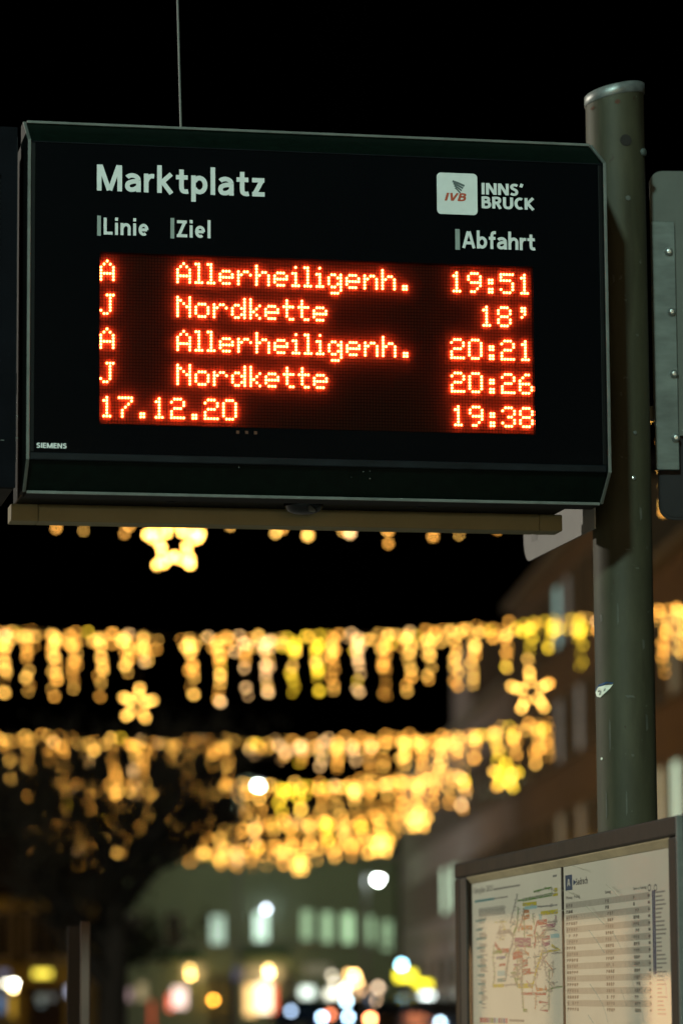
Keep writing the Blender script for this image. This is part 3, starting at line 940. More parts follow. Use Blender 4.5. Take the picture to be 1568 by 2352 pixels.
def build_case():
    t = thing('timetable_case', 'bronze-framed glazed timetable case with route map and timetable below the pole', 'notice board',
              (CL.x, CL.y, .13), math.atan2(CA.y, CA.x))
    top = CTOP - .13
    bot = CBOT - .13
    xi0 = cuv(*z8(575, 695))[0]
    ys = .0105
    xs0 = max(xi0 + .002, cuv(*z8(595, 735), ys)[0])
    xs1 = cuv(*z8(1505, 562))[0]
    zs1 = cuv(*z8(1505, 562), ys)[1]
    zi = cuv(*z8(1040, 607))[1]
    xd = cuv(*z8(1008, 655), ys - .003)[0]
    MB().box(0, CW, .02, .11, bot, top - .002).build('back_box', M['case_frame'], t, bevel=.003)
    MB().box(0, CW, -.004, .0195, zi, top).build('frame_rail', M['case_frame'], t, bevel=.004)
    MB().box(0, CW, -.004, .0195, bot, bot + .04).build('frame_rail', M['case_frame'], t, bevel=.004)
    MB().box(0, xi0 * .42, -.004, .0195, bot + .041, zi - .001).build('frame_stile', M['case_frame'], t, bevel=.004)
    MB().box(xs1 + .003, CW, -.004, .0195, bot + .041, zi - .001).build('frame_stile', M['case_frame'], t, bevel=.004)
    # bevelled inner lip (top light put into its pale colour, dark far side)
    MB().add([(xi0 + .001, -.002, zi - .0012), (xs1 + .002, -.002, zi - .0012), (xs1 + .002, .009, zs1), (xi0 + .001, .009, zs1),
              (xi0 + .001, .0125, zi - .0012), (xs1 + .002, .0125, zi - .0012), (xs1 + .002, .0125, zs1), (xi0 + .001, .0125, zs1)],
             [(0, 1, 2, 3), (4, 7, 6, 5), (0, 4, 5, 1), (1, 5, 6, 2), (0, 3, 7, 4), (2, 6, 7, 3)]).build('inner_lip', M['lip_lit_tone'], t)
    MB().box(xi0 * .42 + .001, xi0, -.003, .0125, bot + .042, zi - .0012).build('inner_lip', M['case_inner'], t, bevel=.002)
    # end face in blue, with a pale corner strip
    MB().box(CW + .001, CW + .012, -.004, .008, bot, top).build('corner_strip', M['edge_alu'], t, bevel=.002)
    MB().box(CW + .001, CW + .011, .009, .115, bot, top + .004).build('end_panel', M['case_blue'], t, bevel=.002)
    for x in (.25, CW - .12):
        MB().box(x - .04, x + .04, .03, .10, 0, bot).build('leg', M['case_frame'], t, bevel=.004)
    # sheets
    zb = bot + .045
    sh1 = MB().box(xs0, xd - .006, ys, ys + .0012, zb, zs1 - .0008).build('route_map_sheet', M['paper'], t)
    sh1['label'] = 'white sheet with a coloured network map'
    sh2 = MB().box(xd + .006, xs1, ys, ys + .0012, zb, zs1 - .0008).build('timetable_sheet', M['paper'], t)
    sh2['label'] = 'white timetable sheet headed with a blue A box and Sadrach'
    MB().box(xd - .0055, xd + .0055, ys - .003, ys + .001, zb, zs1 - .001).build('sheet_divider', M['case_inner'], t)

    def u(p):
        return cuv(p[0], p[1], ys)

    def quads(lst, name, mat, par, y):
        """each item: pixel corners (x0,y0)-(x1,y1) drawn level on the sheet"""
        mb_ = MB()
        for x0, z0, x1, z1 in lst:
            mb_.add([(x0, y, z0), (x1, y, z0), (x1, y, z1), (x0, y, z1)], [(0, 1, 2, 3)])
        return mb_.build(name, mat, par, fix=False)

    def fontmesh(text, size, sx, x, z, y, name, mat, par, bold=0.0):
        cu = bpy.data.curves.new('lettering', 'FONT')
        cu.body = text
        cu.size = size
        cu.resolution_u = 3
        cu.offset = bold * size
        ob = bpy.data.objects.new('lettering', cu)
        COL.objects.link(ob)
        bpy.context.view_layer.update()
        me = bpy.data.meshes.new_from_object(ob.evaluated_get(bpy.context.evaluated_depsgraph_get()))
        bpy.data.objects.remove(ob)
        bpy.data.curves.remove(cu)
        for v in me.vertices:
            a, b = v.co.x, v.co.y
            v.co = (x + a * sx, y, z + b)
        me.materials.clear()
        return link(name, me, mat, par)
    y1, y2, y3 = ys - .0003, ys - .0006, ys - .0009
    # --- timetable: line box, destination
    a, b = u(zr(113, 872)), u(zr(186, 690))
    quads([(a[0], a[1], b[0], b[1])], 'line_box', M['ink_blue'], sh2, y1)
    w, h = b[0] - a[0], b[1] - a[1]
    ww = MB()
    word(ww, 'A', a[0] + w * .28, a[1] + h * .27, h * .47, w * .44, y2, weight=.9)
    ww.build('line_letter', M['paper'], sh2, fix=False)
    c = u(zr(200, 780))
    mb = MB().add([(c[0], y1, c[1] - .006), (c[0] + .03, y1, c[1]), (c[0], y1, c[1] + .006)], [(0, 1, 2)])
    mb.build('arrow', M['ink_blue'], sh2, fix=False)
    p0, p1 = u(zr(228, 806)), u(zr(360, 795))
    ww = MB()
    word(ww, 'Sadrach', p0[0], (p0[1] + p1[1]) / 2, .0135, p1[0] - p0[0], y1, weight=.8)
    ww.build('destination', M['ink'], sh2, fix=False)
    # headings
    for (q0, q1, txt) in (((122, 975), (270, 950), 'Montag - Freitag'), ((553, 912), (615, 898), 'Samstag'), ((866, 872), (1012, 850), 'Sonn- u. Feiertag')):
        a, b = u(zr(*q0)), u(zr(*q1))
        o = fontmesh(txt, .0085, 1.0, 0, 0, y1, 'heading', M['ink'], sh2)
        xs = [v.co.x for v in o.data.vertices]
        k = (b[0] - a[0]) / max(xs)
        for v in o.data.vertices:
            v.co.x = a[0] + v.co.x * k
            v.co.z += (a[1] + b[1]) / 2 + .001
    # striped rows and figures
    zt_, zb_ = u(zr(580, 947))[1], u(zr(580, 2232))[1]
    nrow = 18
    rh = (zt_ - zb_) / nrow
    xa, xb = u(zr(122, 1400))[0], u(zr(1052, 1400))[0]
    quads([(xa, zt_ - (i + 1) * rh, xb, zt_ - i * rh) for i in range(0, nrow, 2)], 'row_band', M['band'], sh2, y1)
    fig = []
    cols = ((u(zr(125, 1400))[0], u(zr(255, 1400))[0], 5), (u(zr(560, 1400))[0], u(zr(655, 1400))[0], 4), (u(zr(872, 1400))[0], u(zr(940, 1400))[0], 3))
    rr = random.Random(3)
    for i in range(nrow):
        zc = zt_ - (i + .5) * rh
        for (c0, c1, n) in cols:
            k = n if i > 1 else max(1, n - 2)
            st_ = (c1 - c0) / n
            for j in range(k):
                x = c0 + st_ * j
                if rr.random() < .95:
                    d = st_ * .12
                    fig.append((x + d, zc - rh * .26, x + st_ * .3, zc + rh * .26))
                    fig.append((x + st_ * .42, zc - rh * .26 * rr.choice((1, .2)), x + st_ * .68, zc + rh * .26))
        x = u(zr(1038, 1400))[0]
        fig.append((x, zc - rh * .2, x + .015, zc + rh * .2))
    quads(fig, 'figures', M['ink_fig'], sh2, y2)
    xg0, xg1 = u(zr(1030, 1400))[0], u(zr(1056, 1400))[0]
    # stop list with navy ticks
    sl, tick = [], []
    zt2, zb2 = u(zr(1110, 890))[1], u(zr(1110, 2240))[1]
    ns = 30
    for i in range(ns):
        z = zt2 + (zb2 - zt2) * i / (ns - 1)
        x0 = u(zr(1122, 1400))[0]
        x1 = u(zr(1165 + rr.random() * 75, 1400))[0]
        sl.append((x0, z - .0014, x1, z + .0014))
        if i < 20:
            for q0, q1 in ((1083, 1096), (1101, 1117)):
                tick.append((u(zr(q0, 1400))[0], z - .0042, u(zr(q1, 1400))[0], z + .0042))
    quads(sl, 'stop_list', M['ink_soft'], sh2, y1)
    quads(tick, 'stop_ticks', M['ink_navy'], sh2, y1)
    for cx_ in (1045, 1112):
        q = u(zr(cx_, 838))
        pts = ell(q[0], q[1], .012, .0055, 0, 360, 14)
        pts[-1] = pts[0]
        mb = MB()
        ribbon(mb, pts, .0022, y1, lambda a_, b_: (a_, b_))
        mb.build('symbol', M['ink'], sh2, fix=False)
    # --- network map
    k = 0

    def ln(pts, w, mat, name='map_line'):
        nonlocal k
        q = [u(zl(*p)) for p in pts]
        mb_ = MB()
        # strokes are drawn a little wider along the sheet so that both directions read
        ribbon(mb_, q, w * 1.35, y1 - .00004 * (k % 6), lambda a_, b_: (a_, b_))
        k += 1
        return mb_.build(name, M[mat], sh1, fix=False)
    LN = [([(690, 915), (640, 1110), (610, 1240)], .004, 'map_grey'), ([(690, 985), (1075, 905), (1070, 835), (990, 850), (870, 885)], .0026, 'map_green'),
          ([(750, 975), (1075, 910)], .0050, 'map_green'), ([(750, 1025), (905, 1010)], .0055, 'map_yellow'), ([(1100, 865), (1135, 858)], .006, 'map_yellow'),
          ([(1085, 920), (1140, 910)], .004, 'map_yellow'), ([(950, 1125), (1140, 1100)], .0065, 'map_yellow'), ([(910, 1050), (1135, 1028)], .002, 'map_grey'),
          ([(760, 1105), (820, 1100)], .005, 'map_orange'), ([(760, 1175), (825, 1155)], .007, 'map_orange'), ([(905, 1230), (1020, 1215)], .008, 'map_red'),
          ([(905, 1230), (880, 1350), (895, 1430), (875, 1500)], .007, 'map_red'), ([(1010, 1265), (1105, 1255), (1120, 1150)], .006, 'map_purple'),
          ([(730, 1285), (850, 1280), (855, 1300)], .007, 'map_orange'), ([(760, 1060), (770, 1400)], .006, 'map_green'), ([(700, 1050), (690, 1250), (640, 1370)], .007, 'map_green'),
          ([(480, 1340), (600, 1320), (640, 1370), (640, 1450), (600, 1560), (560, 1800)], .007, 'map_grey'), ([(660, 1435), (840, 1435)], .012, 'map_purple'),
          ([(665, 1468), (840, 1462)], .010, 'map_purple'), ([(440, 1460), (500, 1540), (600, 1535)], .007, 'map_red'), ([(420, 1555), (520, 1550)], .006, 'map_green'),
          ([(640, 1600), (740, 1575), (745, 1640)], .012, 'map_red'), ([(745, 1680), (805, 1670)], .011, 'map_red'), ([(740, 1775), (835, 1765)], .009, 'map_red'),
          ([(745, 1788), (835, 1780)], .006, 'map_yellow'), ([(960, 1550), (1165, 1530), (1070, 1480)], .0055, 'map_yellow'), ([(700, 1930), (860, 1925), (900, 1760), (960, 1570)], .0075, 'map_yellow'),
          ([(420, 1930), (540, 1925)], .0055, 'map_yellow'), ([(540, 1920), (700, 1918)], .002, 'map_grey'), ([(745, 1640), (740, 1920), (760, 2200), (800, 2205)], .005, 'map_green'),
          ([(690, 1620), (690, 1930), (640, 1780)], .005, 'map_green'), ([(890, 1900), (905, 1970), (1015, 1968), (1000, 1935)], .006, 'map_orange'), ([(735, 2015), (1010, 2018)], .004, 'map_red'),
          ([(1045, 1740), (1040, 2200)], .004, 'map_green'), ([(1010, 1990), (1090, 1950), (1190, 1940)], .0025, 'map_green'), ([(900, 2020), (890, 2190)], .004, 'map_orange'),
          ([(930, 2110), (1030, 2115), (940, 2200), (1030, 2205)], .004, 'map_red'), ([(880, 1560), (890, 1760)], .005, 'map_grey'), ([(960, 1400), (1050, 1390)], .006, 'map_pink'),
          ([(960, 1440), (1000, 1470), (1050, 1450)], .006, 'map_purple'), ([(460, 1620), (560, 1610)], .004, 'map_blue'), ([(490, 1700), (560, 1690)], .004, 'map_red'),
          ([(580, 1720), (560, 1860), (470, 1870)], .006, 'map_teal'), ([(430, 1480), (420, 1640), (440, 1800), (420, 1930)], .0045, 'map_green'), ([(770, 1480), (780, 1560), (820, 1580)], .005, 'map_orange'),
          ([(960, 1570), (1000, 1690), (1010, 1830)], .004, 'map_grey'), ([(700, 1320), (730, 1240), (760, 1110)], .005, 'map_orange'), ([(860, 1130), (880, 1250)], .005, 'map_green')]
    rm = random.Random(12)
    for i in range(60):                      # minor branches of the network
        x, y = rm.uniform(430, 1090), rm.uniform(1180, 1900)
        d = rm.choice(((0, 1), (1, -.07), (.6, .8), (-.6, .8)))
        l1, l2 = rm.uniform(40, 130), rm.uniform(20, 80)
        e = rm.choice(((0, 1), (1, -.07), (-1, .07)))
        LN.append(([(x, y), (x + d[0] * l1, y + d[1] * l1), (x + d[0] * l1 + e[0] * l2, y + d[1] * l1 + e[1] * l2)], rm.uniform(.0012, .0026),
                   rm.choice(('map_grey', 'map_grey', 'map_green', 'map_red', 'map_orange', 'map_teal', 'map_yellow', 'map_purple'))))
    for pts, w, mt in LN:
        ln(pts, w, mt)
    for c in ((770, 1030, 905, 1085), (1060, 1345, 1155, 1400), (470, 1760, 560, 1820), (930, 1130, 960, 1200)):
        a, b = u(zl(c[0], c[3])), u(zl(c[2], c[1]))
        quads([(a[0], a[1], b[0], b[1])], 'map_water', M['map_cyan'], sh1, ys - .00012)
    # stop dots and legends
    dots = []
    for pts, w, mt in LN:
        for (ax, ay), (bx, by) in zip(pts, pts[1:]):
            L = math.hypot(bx - ax, by - ay)
            for i in range(int(L / 26)):
                f = (i + rr.random()) / (L / 26)
                q = u(zl(ax + (bx - ax) * f + rr.uniform(-14, 14), ay + (by - ay) * f + rr.uniform(-16, 16)))
                dots.append((q[0] - .008, q[1] - .0010, q[0] + rr.uniform(.004, .026), q[1] + .0010))
    quads(dots, 'stop_names', M['ink_pale'], sh1, y3)
    leg, leg2 = [], []
    for y in range(1190, 2180, 20):
        if (y // 20) % 5 == 0:
            a, b = u(zl(228 + (y - 1190) * .04, y)), u(zl(300 + rr.random() * 50, y))
            leg2.append((a[0], a[1] - .0022, b[0], a[1] + .0022))
        elif rr.random() < .75:
            a, b = u(zl(265 + (y - 1190) * .03, y)), u(zl(320 + rr.random() * 45, y))
            leg.append((a[0], a[1] - .0013, b[0], a[1] + .0013))
    for y in range(1068, 1160, 14):
        a, b = u(zl(262, y + 12)), u(zl(545 + rr.random() * 20, y - 30))
        leg.append((a[0], b[1] - .0009, b[0], b[1] + .0009))
    quads(leg, 'legend_text', M['ink_soft'], sh1, y1)
    quads(leg2, 'legend_text', M['map_teal'], sh1, y1)

    def heading(txt, q0, q1, size, mat, bold=0.0):
        a, b = u(zl(*q0)), u(zl(*q1))
        o = fontmesh(txt, size, 1.0, 0, 0, y1, 'heading', mat, sh1, bold)
        k_ = (b[0] - a[0]) / max(v.co.x for v in o.data.vertices)
        for v in o.data.vertices:
            v.co.x = a[0] + v.co.x * k_
            v.co.z += a[1]
    heading('Fahrplan 2021', (205, 905), (415, 870), .019, M['ink'])
    a, b = u(zl(425, 868)), u(zl(720, 808))
    quads([(a[0], a[1], b[0], a[1] + .004)], 'subheading', M['ink_soft'], sh1, y1)
    a, b = u(zl(215, 1010)), u(zl(585, 945))
    quads([(a[0], a[1] + .001, b[0] * .6 + a[0] * .4, a[1] + .006)], 'subheading', M['map_teal'], sh1, y1)
    quads([(b[0] * .6 + a[0] * .4, a[1] + .002, b[0], a[1] + .005)], 'subheading', M['ink_soft'], sh1, y1)
    a, b = u(zl(1083, 722)), u(zl(1128, 690))
    quads([(a[0], a[1], b[0], b[1])], 'sheet_mark', M['map_grey'], sh1, y1)
    a, b = u(zl(275, 2335)), u(zl(585, 2290))
    n = 12
    pal = ['map_red', 'map_pink', 'map_red', 'map_purple', 'map_grey', 'map_green', 'map_blue', 'map_cyan', 'map_purple', 'map_grey', 'map_blue', 'map_pink']
    for i in range(n):
        x0 = a[0] + (b[0] - a[0]) * i / n
        x1 = a[0] + (b[0] - a[0]) * (i + .85) / n
        quads([(x0, a[1], x1, b[1])], 'legend_swatch', M[pal[i]], sh1, y1)
    a, b = u(zl(600, 2325)), u(zl(765, 2310))
    quads([(a[0], a[1], b[0], a[1] + .005)], 'legend_text', M['ink_soft'], sh1, y1)
    # glazing
    g = MB()
    g.add([(xi0, -.0005, bot + .043), (xs1 + .002, -.0005, bot + .043), (xs1 + .002, -.0005, zi - .002), (xi0, -.0005, zi - .002)], [(0, 1, 2, 3)])
    m = bpy.data.materials.new('case_glass')
    m.use_nodes = True
    nt = m.node_tree
    nt.nodes.remove(nt.nodes['Principled BSDF'])
    tr = nt.nodes.new('ShaderNodeBsdfTransparent')
    gl = nt.nodes.new('ShaderNodeBsdfGlossy')
    gl.inputs['Roughness'].default_value = 0.02
    fr = nt.nodes.new('ShaderNodeFresnel')
    fr.inputs['IOR'].default_value = 1.16
    mx = nt.nodes.new('ShaderNodeMixShader')
    tr.inputs[0].default_value = (.97, .98, .96, 1)
    nt.links.new(fr.outputs[0], mx.inputs[0])
    nt.links.new(tr.outputs[0], mx.inputs[1])
    nt.links.new(gl.outputs[0], mx.inputs[2])
    nt.links.new(mx.outputs[0], nt.nodes['Material Output'].inputs[0])
    pane = g.build('glass_pane', m, t, fix=False)
    mb = MB()
    for c in ([(190, 600), (260, 612), (315, 640)], [(80, 868), (140, 880), (200, 915)], [(560, 800), (640, 870), (700, 940)],
              [(330, 1030), (420, 1120), (545, 1250)], [(370, 1310), (450, 1420), (540, 1560)], [(600, 1680), (640, 1790)], [(830, 1790), (880, 1960), (940, 2160), (985, 2340)],
              [(380, 1910), (450, 2010), (530, 2160), (585, 2345)], [(720, 1960), (760, 2060), (790, 2150)], [(1200, 1800), (1230, 1980), (1240, 2100)], [(360, 2250), (420, 2345)],
              [(0, 1100), (60, 1095), (120, 1078)], [(0, 1950), (90, 1948)], [(640, 1340), (700, 1450), (730, 1520)]):
        q = [cuv(*zr(*p), -.001) for p in c]
        ribbon(mb, spline(q, 5), .0011, -.0012, lambda a_, b_: (a_, b_))
    mb.build('scratches', M['scratch'], pane, fix=False)['kind'] = 'stuff'


build_case()


# ------------------------------------------------------------------ slim posts in the lower left
def build_posts():
    for nm, lab, px, wpx, top, Y, mat in (('slim_post', 'slim brown metal post with a flat top in front of the market stall', 197, 22, 2116, 8.3, 'post'),
                                          ('slim_post', 'dark red post close beside the slim brown post', 172, 30, 2126, 8.9, 'post_red')):
        p = at(px, top, Y)
        t = thing(nm, lab, 'post', (p.x, p.y, .13))
        w = wpx * Y / 8000 / 2
        MB().box(-w, w, -w, w, 0, p.z - .13).build('shaft', M[mat], t, bevel=.003)
        MB().box(-w * 1.6, w * 1.6, -w * 1.6, w * 1.6, .0, .02).build('foot', M[mat], t, bevel=.003)


build_posts()

# ================================================================== HANGING LIGHTS
def bulb_mesh(r):
    mb = MB()
    prof = [(r * .35, -r * .93), (r * .87, -r * .5), (r, 0), (r * .87, r * .5), (r * .35, r * .93)]
    return mb.lathe(prof, 7).mesh('bulb')


def mk_bulbs(rad, mult):
    out = []
    for i, m in enumerate(BULB):
        me = bulb_mesh(rad)
        if mult == 1:
            me.materials.append(m)
        else:
            key = '%s_%.2f' % (m.name, mult)
            if key not in bpy.data.materials:
                n = m.copy()
                n.name = key
                n.node_tree.nodes['Principled BSDF'].inputs['Emission Strength'].default_value *= mult
            me.materials.append(bpy.data.materials[key])
        me.polygons.foreach_set('use_smooth', [True] * len(me.polygons))
        out.append(me)
    return out


def garland(label, Y, top, strands, rad, mult=1.0, tint=None, topstep=22, sp=17, jit=9, dense=.5, ends=None, seed=1):
    """top: pixel polyline of the carrying cable; strands: (x, bottom y) in pixels"""
    r = random.Random(seed)
    mid = at(top[len(top) // 2][0], top[len(top) // 2][1], Y)
    t = thing('light_garland', label, 'fairy lights', (mid.x, mid.y, mid.z), 0, 'icicle light garlands over the street')
    meshes = mk_bulbs(rad, mult)

    def L(px, py, dy=0.0):
        return at(px, py, Y + dy) - mid

    def ty(x):
        for (ax, ay), (bx, by) in zip(top, top[1:]):
            if ax <= x <= bx:
                return ay + (by - ay) * (x - ax) / (bx - ax)
        return top[0][1] if x < top[0][0] else top[-1][1]

    def kind(x):
        q = r.random()
        if tint:
            for x0, x1, k in tint:
                if x0 <= x <= x1:
                    return k if q < .5 else r.choice((0, 1, 1, 2))
        return 0 if q < .55 else (1 if q < .93 else (2 if q < .965 else 3))

    def bulb(px, py, par, k):
        o = bpy.data.objects.new('bulb', meshes[k])
        COL.objects.link(o)
        o.parent = par
        o.location = L(px, py, r.uniform(-.25, .25))
        o.scale = [r.choice((.5, .65, .8, .9, 1.0, 1.0, 1.1, 1.45))] * 3
    pts = [L(x, y) for x, y in (ends[:1] if ends else []) + list(top) + (ends[1:] if ends else [])]
    cab = MB().tube(pts, .008, 5).build('cable', M['wire'], t)
    x = top[0][0] + 6
    while x < top[-1][0] - 4:
        bulb(x + r.uniform(-4, 4), ty(x) + r.uniform(-6, 14), cab, kind(x))
        if r.random() < .8:
            bulb(x + r.uniform(-10, 10), ty(x) + r.uniform(10, 40) * sp / 17, cab, kind(x))
        x += topstep * r.uniform(.8, 1.2)
    for sx, by in strands:
        y0 = ty(sx)
        k = kind(sx)
        sw = MB().tube([L(sx, y0), L(sx + r.uniform(-3, 3), (y0 + by) / 2), L(sx + r.uniform(-4, 4), by)], .006, 4).build('light_strand', M['wire'], t)
        y = y0 + r.uniform(8, 14)
        H = by - y0
        while y < by:
            f = (y - y0) / H
            kk = k if r.random() < .55 else kind(sx)
            if r.random() < .07:                 # a dead bulb here and there
                y += sp * .9
                continue
            bulb(sx + r.uniform(-jit, jit) * .8, y, sw, kk)
            if f < .66 and r.random() < dense:
                bulb(sx + r.uniform(-jit, jit), y + r.uniform(-8, 8), sw, kk)
            y += sp * (0.75 + .55 * f) * r.uniform(.85, 1.2)
        bulb(sx + r.uniform(-jit, jit) * .5, by, sw, kind(sx))
    return t


def star(label, px, py, Rpx, Y, rot=0.0, rad=.03, mult=1.6, kind=1, n_edge=2, drop=None, outline=False):
    r = random.Random(int(px))
    c = at(px, py, Y)
    t = thing('light_star', label, 'star ornament', (c.x, c.y, c.z), 0, 'five-pointed light stars')
    R = Rpx * Y / 8000
    cor = []
    for i in range(10):
        a = math.radians(90 + rot + 36 * i)
        q = R if i % 2 == 0 else R * .42
        cor.append(Vector((q * math.cos(a), 0, q * math.sin(a))))
    MB().tube(cor + [cor[0]], .008, 5, caps=False).build('frame', M['wire'], t)
    MB().tube([cor[0], cor[0] + Vector((0, 0, drop if drop else R * 1.2))], .004, 4).build('hanger', M['wire'], t)
    meshes = mk_bulbs(rad, mult)
    spots = []
    if outline:
        for i in range(10):
            a, b = cor[i], cor[(i + 1) % 10]
            spots += [a + (b - a) * ((k + .2) / n_edge) for k in range(n_edge)]
    else:
        for i in range(0, 10, 2):
            spots += [cor[i] * f for f in (1.0, .78, .52)]
    for p in spots:
        o = bpy.data.objects.new('bulb', meshes[kind if r.random() < .75 else r.choice((0, 1))])
        COL.objects.link(o)
        o.parent = t
        o.location = p + Vector((r.uniform(-.01, .01), r.uniform(-.03, .03), r.uniform(-.01, .01)))
    return t


def build_lights():
    # nearest row, mostly hidden behind the display
    garland('warm icicle garland mostly hidden by the departure board, only its lowest bulbs showing', 27,
            [(-60, 930), (300, 985), (700, 1000), (1100, 985), (1640, 930)],
            [(128, 1214), (190, 1219), (285, 1226), (296, 1208), (530, 1208), (632, 1226), (650, 1214), (708, 1230), (788, 1220), (804, 1224), (886, 1218), (891, 1248),
             (995, 1232), (1000, 1210), (1055, 1229), (1142, 1214), (1524, 1176), (1585, 1170)], .0175, 0.75, topstep=34, sp=34, dense=.1, jit=4, ends=[(-400, 860), (2100, 800)], seed=11)
    star('largest bright star hanging just below the departure board', 401, 1247, 69, 27, rad=.020, mult=2.2, n_edge=3, drop=1.0, outline=True)
    # second row
    A = 47.5
    tl = [(-60, 1446), (180, 1456), (372, 1462)]
    garland('long icicle garland left of the dark gap, above the leafless tree', A, tl,
            [(-40, 1590), (12, 1592), (66, 1588), (125, 1600), (172, 1582), (230, 1600), (292, 1545), (335, 1520)], .0205, 1.0, ends=[(-300, 1430), (384, 1463)], seed=2, topstep=15, sp=15, dense=.7, jit=8)
    tr = [(412, 1464), (700, 1466), (1000, 1450), (1250, 1425), (1600, 1390)]
    garland('long icicle garland right of the dark gap, crossing behind the pole', A, tr,
            [(441, 1595), (503, 1612), (566, 1598), (614, 1590), (672, 1590), (730, 1588), (765, 1585), (822, 1590), (885, 1598), (938, 1588), (986, 1560), (1048, 1575), (1086, 1572),
             (1165, 1535), (1215, 1520), (1262, 1490), (1333, 1530), (1430, 1560), (1526, 1545), (1562, 1500)], .0205, 1.0,
            tint=[(540, 640, 3), (650, 760, 2), (790, 830, 3), (1195, 1350, 2)], ends=[(398, 1464), (1900, 1350)], seed=3, topstep=16, sp=15, dense=.7, jit=8)
    star('star under the left long garland, beside the dark gap', 316, 1617, 36, A, rot=-6, rad=.025, mult=1.3, drop=.35)
    star('star under the long garland near the pole, the upper of two at that end', 1219, 1588, 46, A, rot=4, rad=.025, mult=1.4, drop=.45)
    # third row
    B = 68.5
    garland('icicle garland of the middle row, running from behind the tree towards the pole', B,
            [(-30, 1690), (300, 1700), (700, 1702), (1000, 1690), (1278, 1658)],
            [(22, 1790), (66, 1830), (118, 1760), (150, 1850), (205, 1830), (260, 1880), (310, 1860), (330, 1800), (395, 1770), (430, 1800), (488, 1760), (520, 1800), (590, 1745), (650, 1745),
             (690, 1752), (735, 1760), (775, 1765), (812, 1752), (850, 1770), (886, 1775), (925, 1770), (968, 1775), (1010, 1772), (1050, 1745), (1090, 1742), (1140, 1745), (1185, 1740), (1232, 1755), (1258, 1738)],
            .028, 1.1, tint=[(560, 760, 3), (800, 830, 3), (1100, 1180, 2)], seed=4, topstep=15, sp=12, dense=.45, ends=[(-200, 1680), (1560, 1610)], jit=8)
    star('star under the right end of the middle row, the lower of two near the pole', 1160, 1783, 29, B, rot=-4, rad=.031, mult=1.3, kind=2, drop=.4)
    # fourth, fifth, sixth rows shrinking down the street
    garland('icicle garland fourth from the top, ending clear of the brown facade', 81,
            [(100, 1800), (400, 1806), (700, 1802), (900, 1790), (1084, 1768)],
            [(150, 1920), (210, 1950), (270, 1960), (340, 1900), (420, 1930), (470, 1880), (560, 1870), (600, 1860), (645, 1865), (690, 1862), (735, 1862), (775, 1856), (815, 1850), (850, 1850), (885, 1846), (920, 1846), (958, 1848), (995, 1850), (1030, 1845), (1064, 1858)],
            .032, 1.15, tint=[(640, 720, 2)], seed=5, topstep=14, sp=11, dense=.4, jit=8, ends=[(-60, 1790), (1330, 1715)])
    garland('icicle garland fifth from the top, with a star at its right end', 96,
            [(60, 1885), (440, 1890), (700, 1880), (860, 1868), (985, 1852)],
            [(80, 1960), (130, 1975), (180, 1990), (230, 1995), (280, 1998), (340, 1985), (400, 1970), (440, 1965), (470, 1960), (510, 1960), (550, 1958), (590, 1950), (630, 1945), (670, 1942), (710, 1935), (750, 1930), (790, 1925), (830, 1920), (870, 1916), (905, 1912), (940, 1900)],
            .036, 1.15, seed=6, topstep=14, sp=11, dense=.35, jit=8, ends=[(-60, 1882), (1130, 1822)])
    star('small star at the right end of the fifth garland', 962, 1884, 19, 96, rad=.040, mult=1.3)
    garland('lowest and farthest icicle garland, just above the white street lamp', 112,
            [(420, 1955), (640, 1945), (800, 1932), (905, 1915)],
            [(505, 1985), (540, 1990), (575, 1990), (610, 1988), (650, 1985), (690, 1985), (730, 1975), (770, 1970), (810, 1965), (845, 1960)],
            .039, 1.15, seed=7, topstep=14, sp=11, dense=.3, jit=8, ends=[(250, 1962), (1010, 1895)])
    garland('small low cluster of icicle lights at the left frame edge, seen through the tree', 118,
            [(20, 1992), (115, 2000)], [(40, 2030), (62, 2045), (84, 2055), (104, 2048)], .042, 1.0, seed=9, topstep=18, sp=13, dense=.3, jit=8, ends=[(-80, 1985), (190, 2006)])
    star('small star at the right end of the farthest garland', 876, 1942, 19, 112, rad=.044, mult=1.3)
    star('dim small star hanging under the middle of the farthest garland', 688, 1990, 13, 112, rad=.042, mult=1.0)


build_lights()


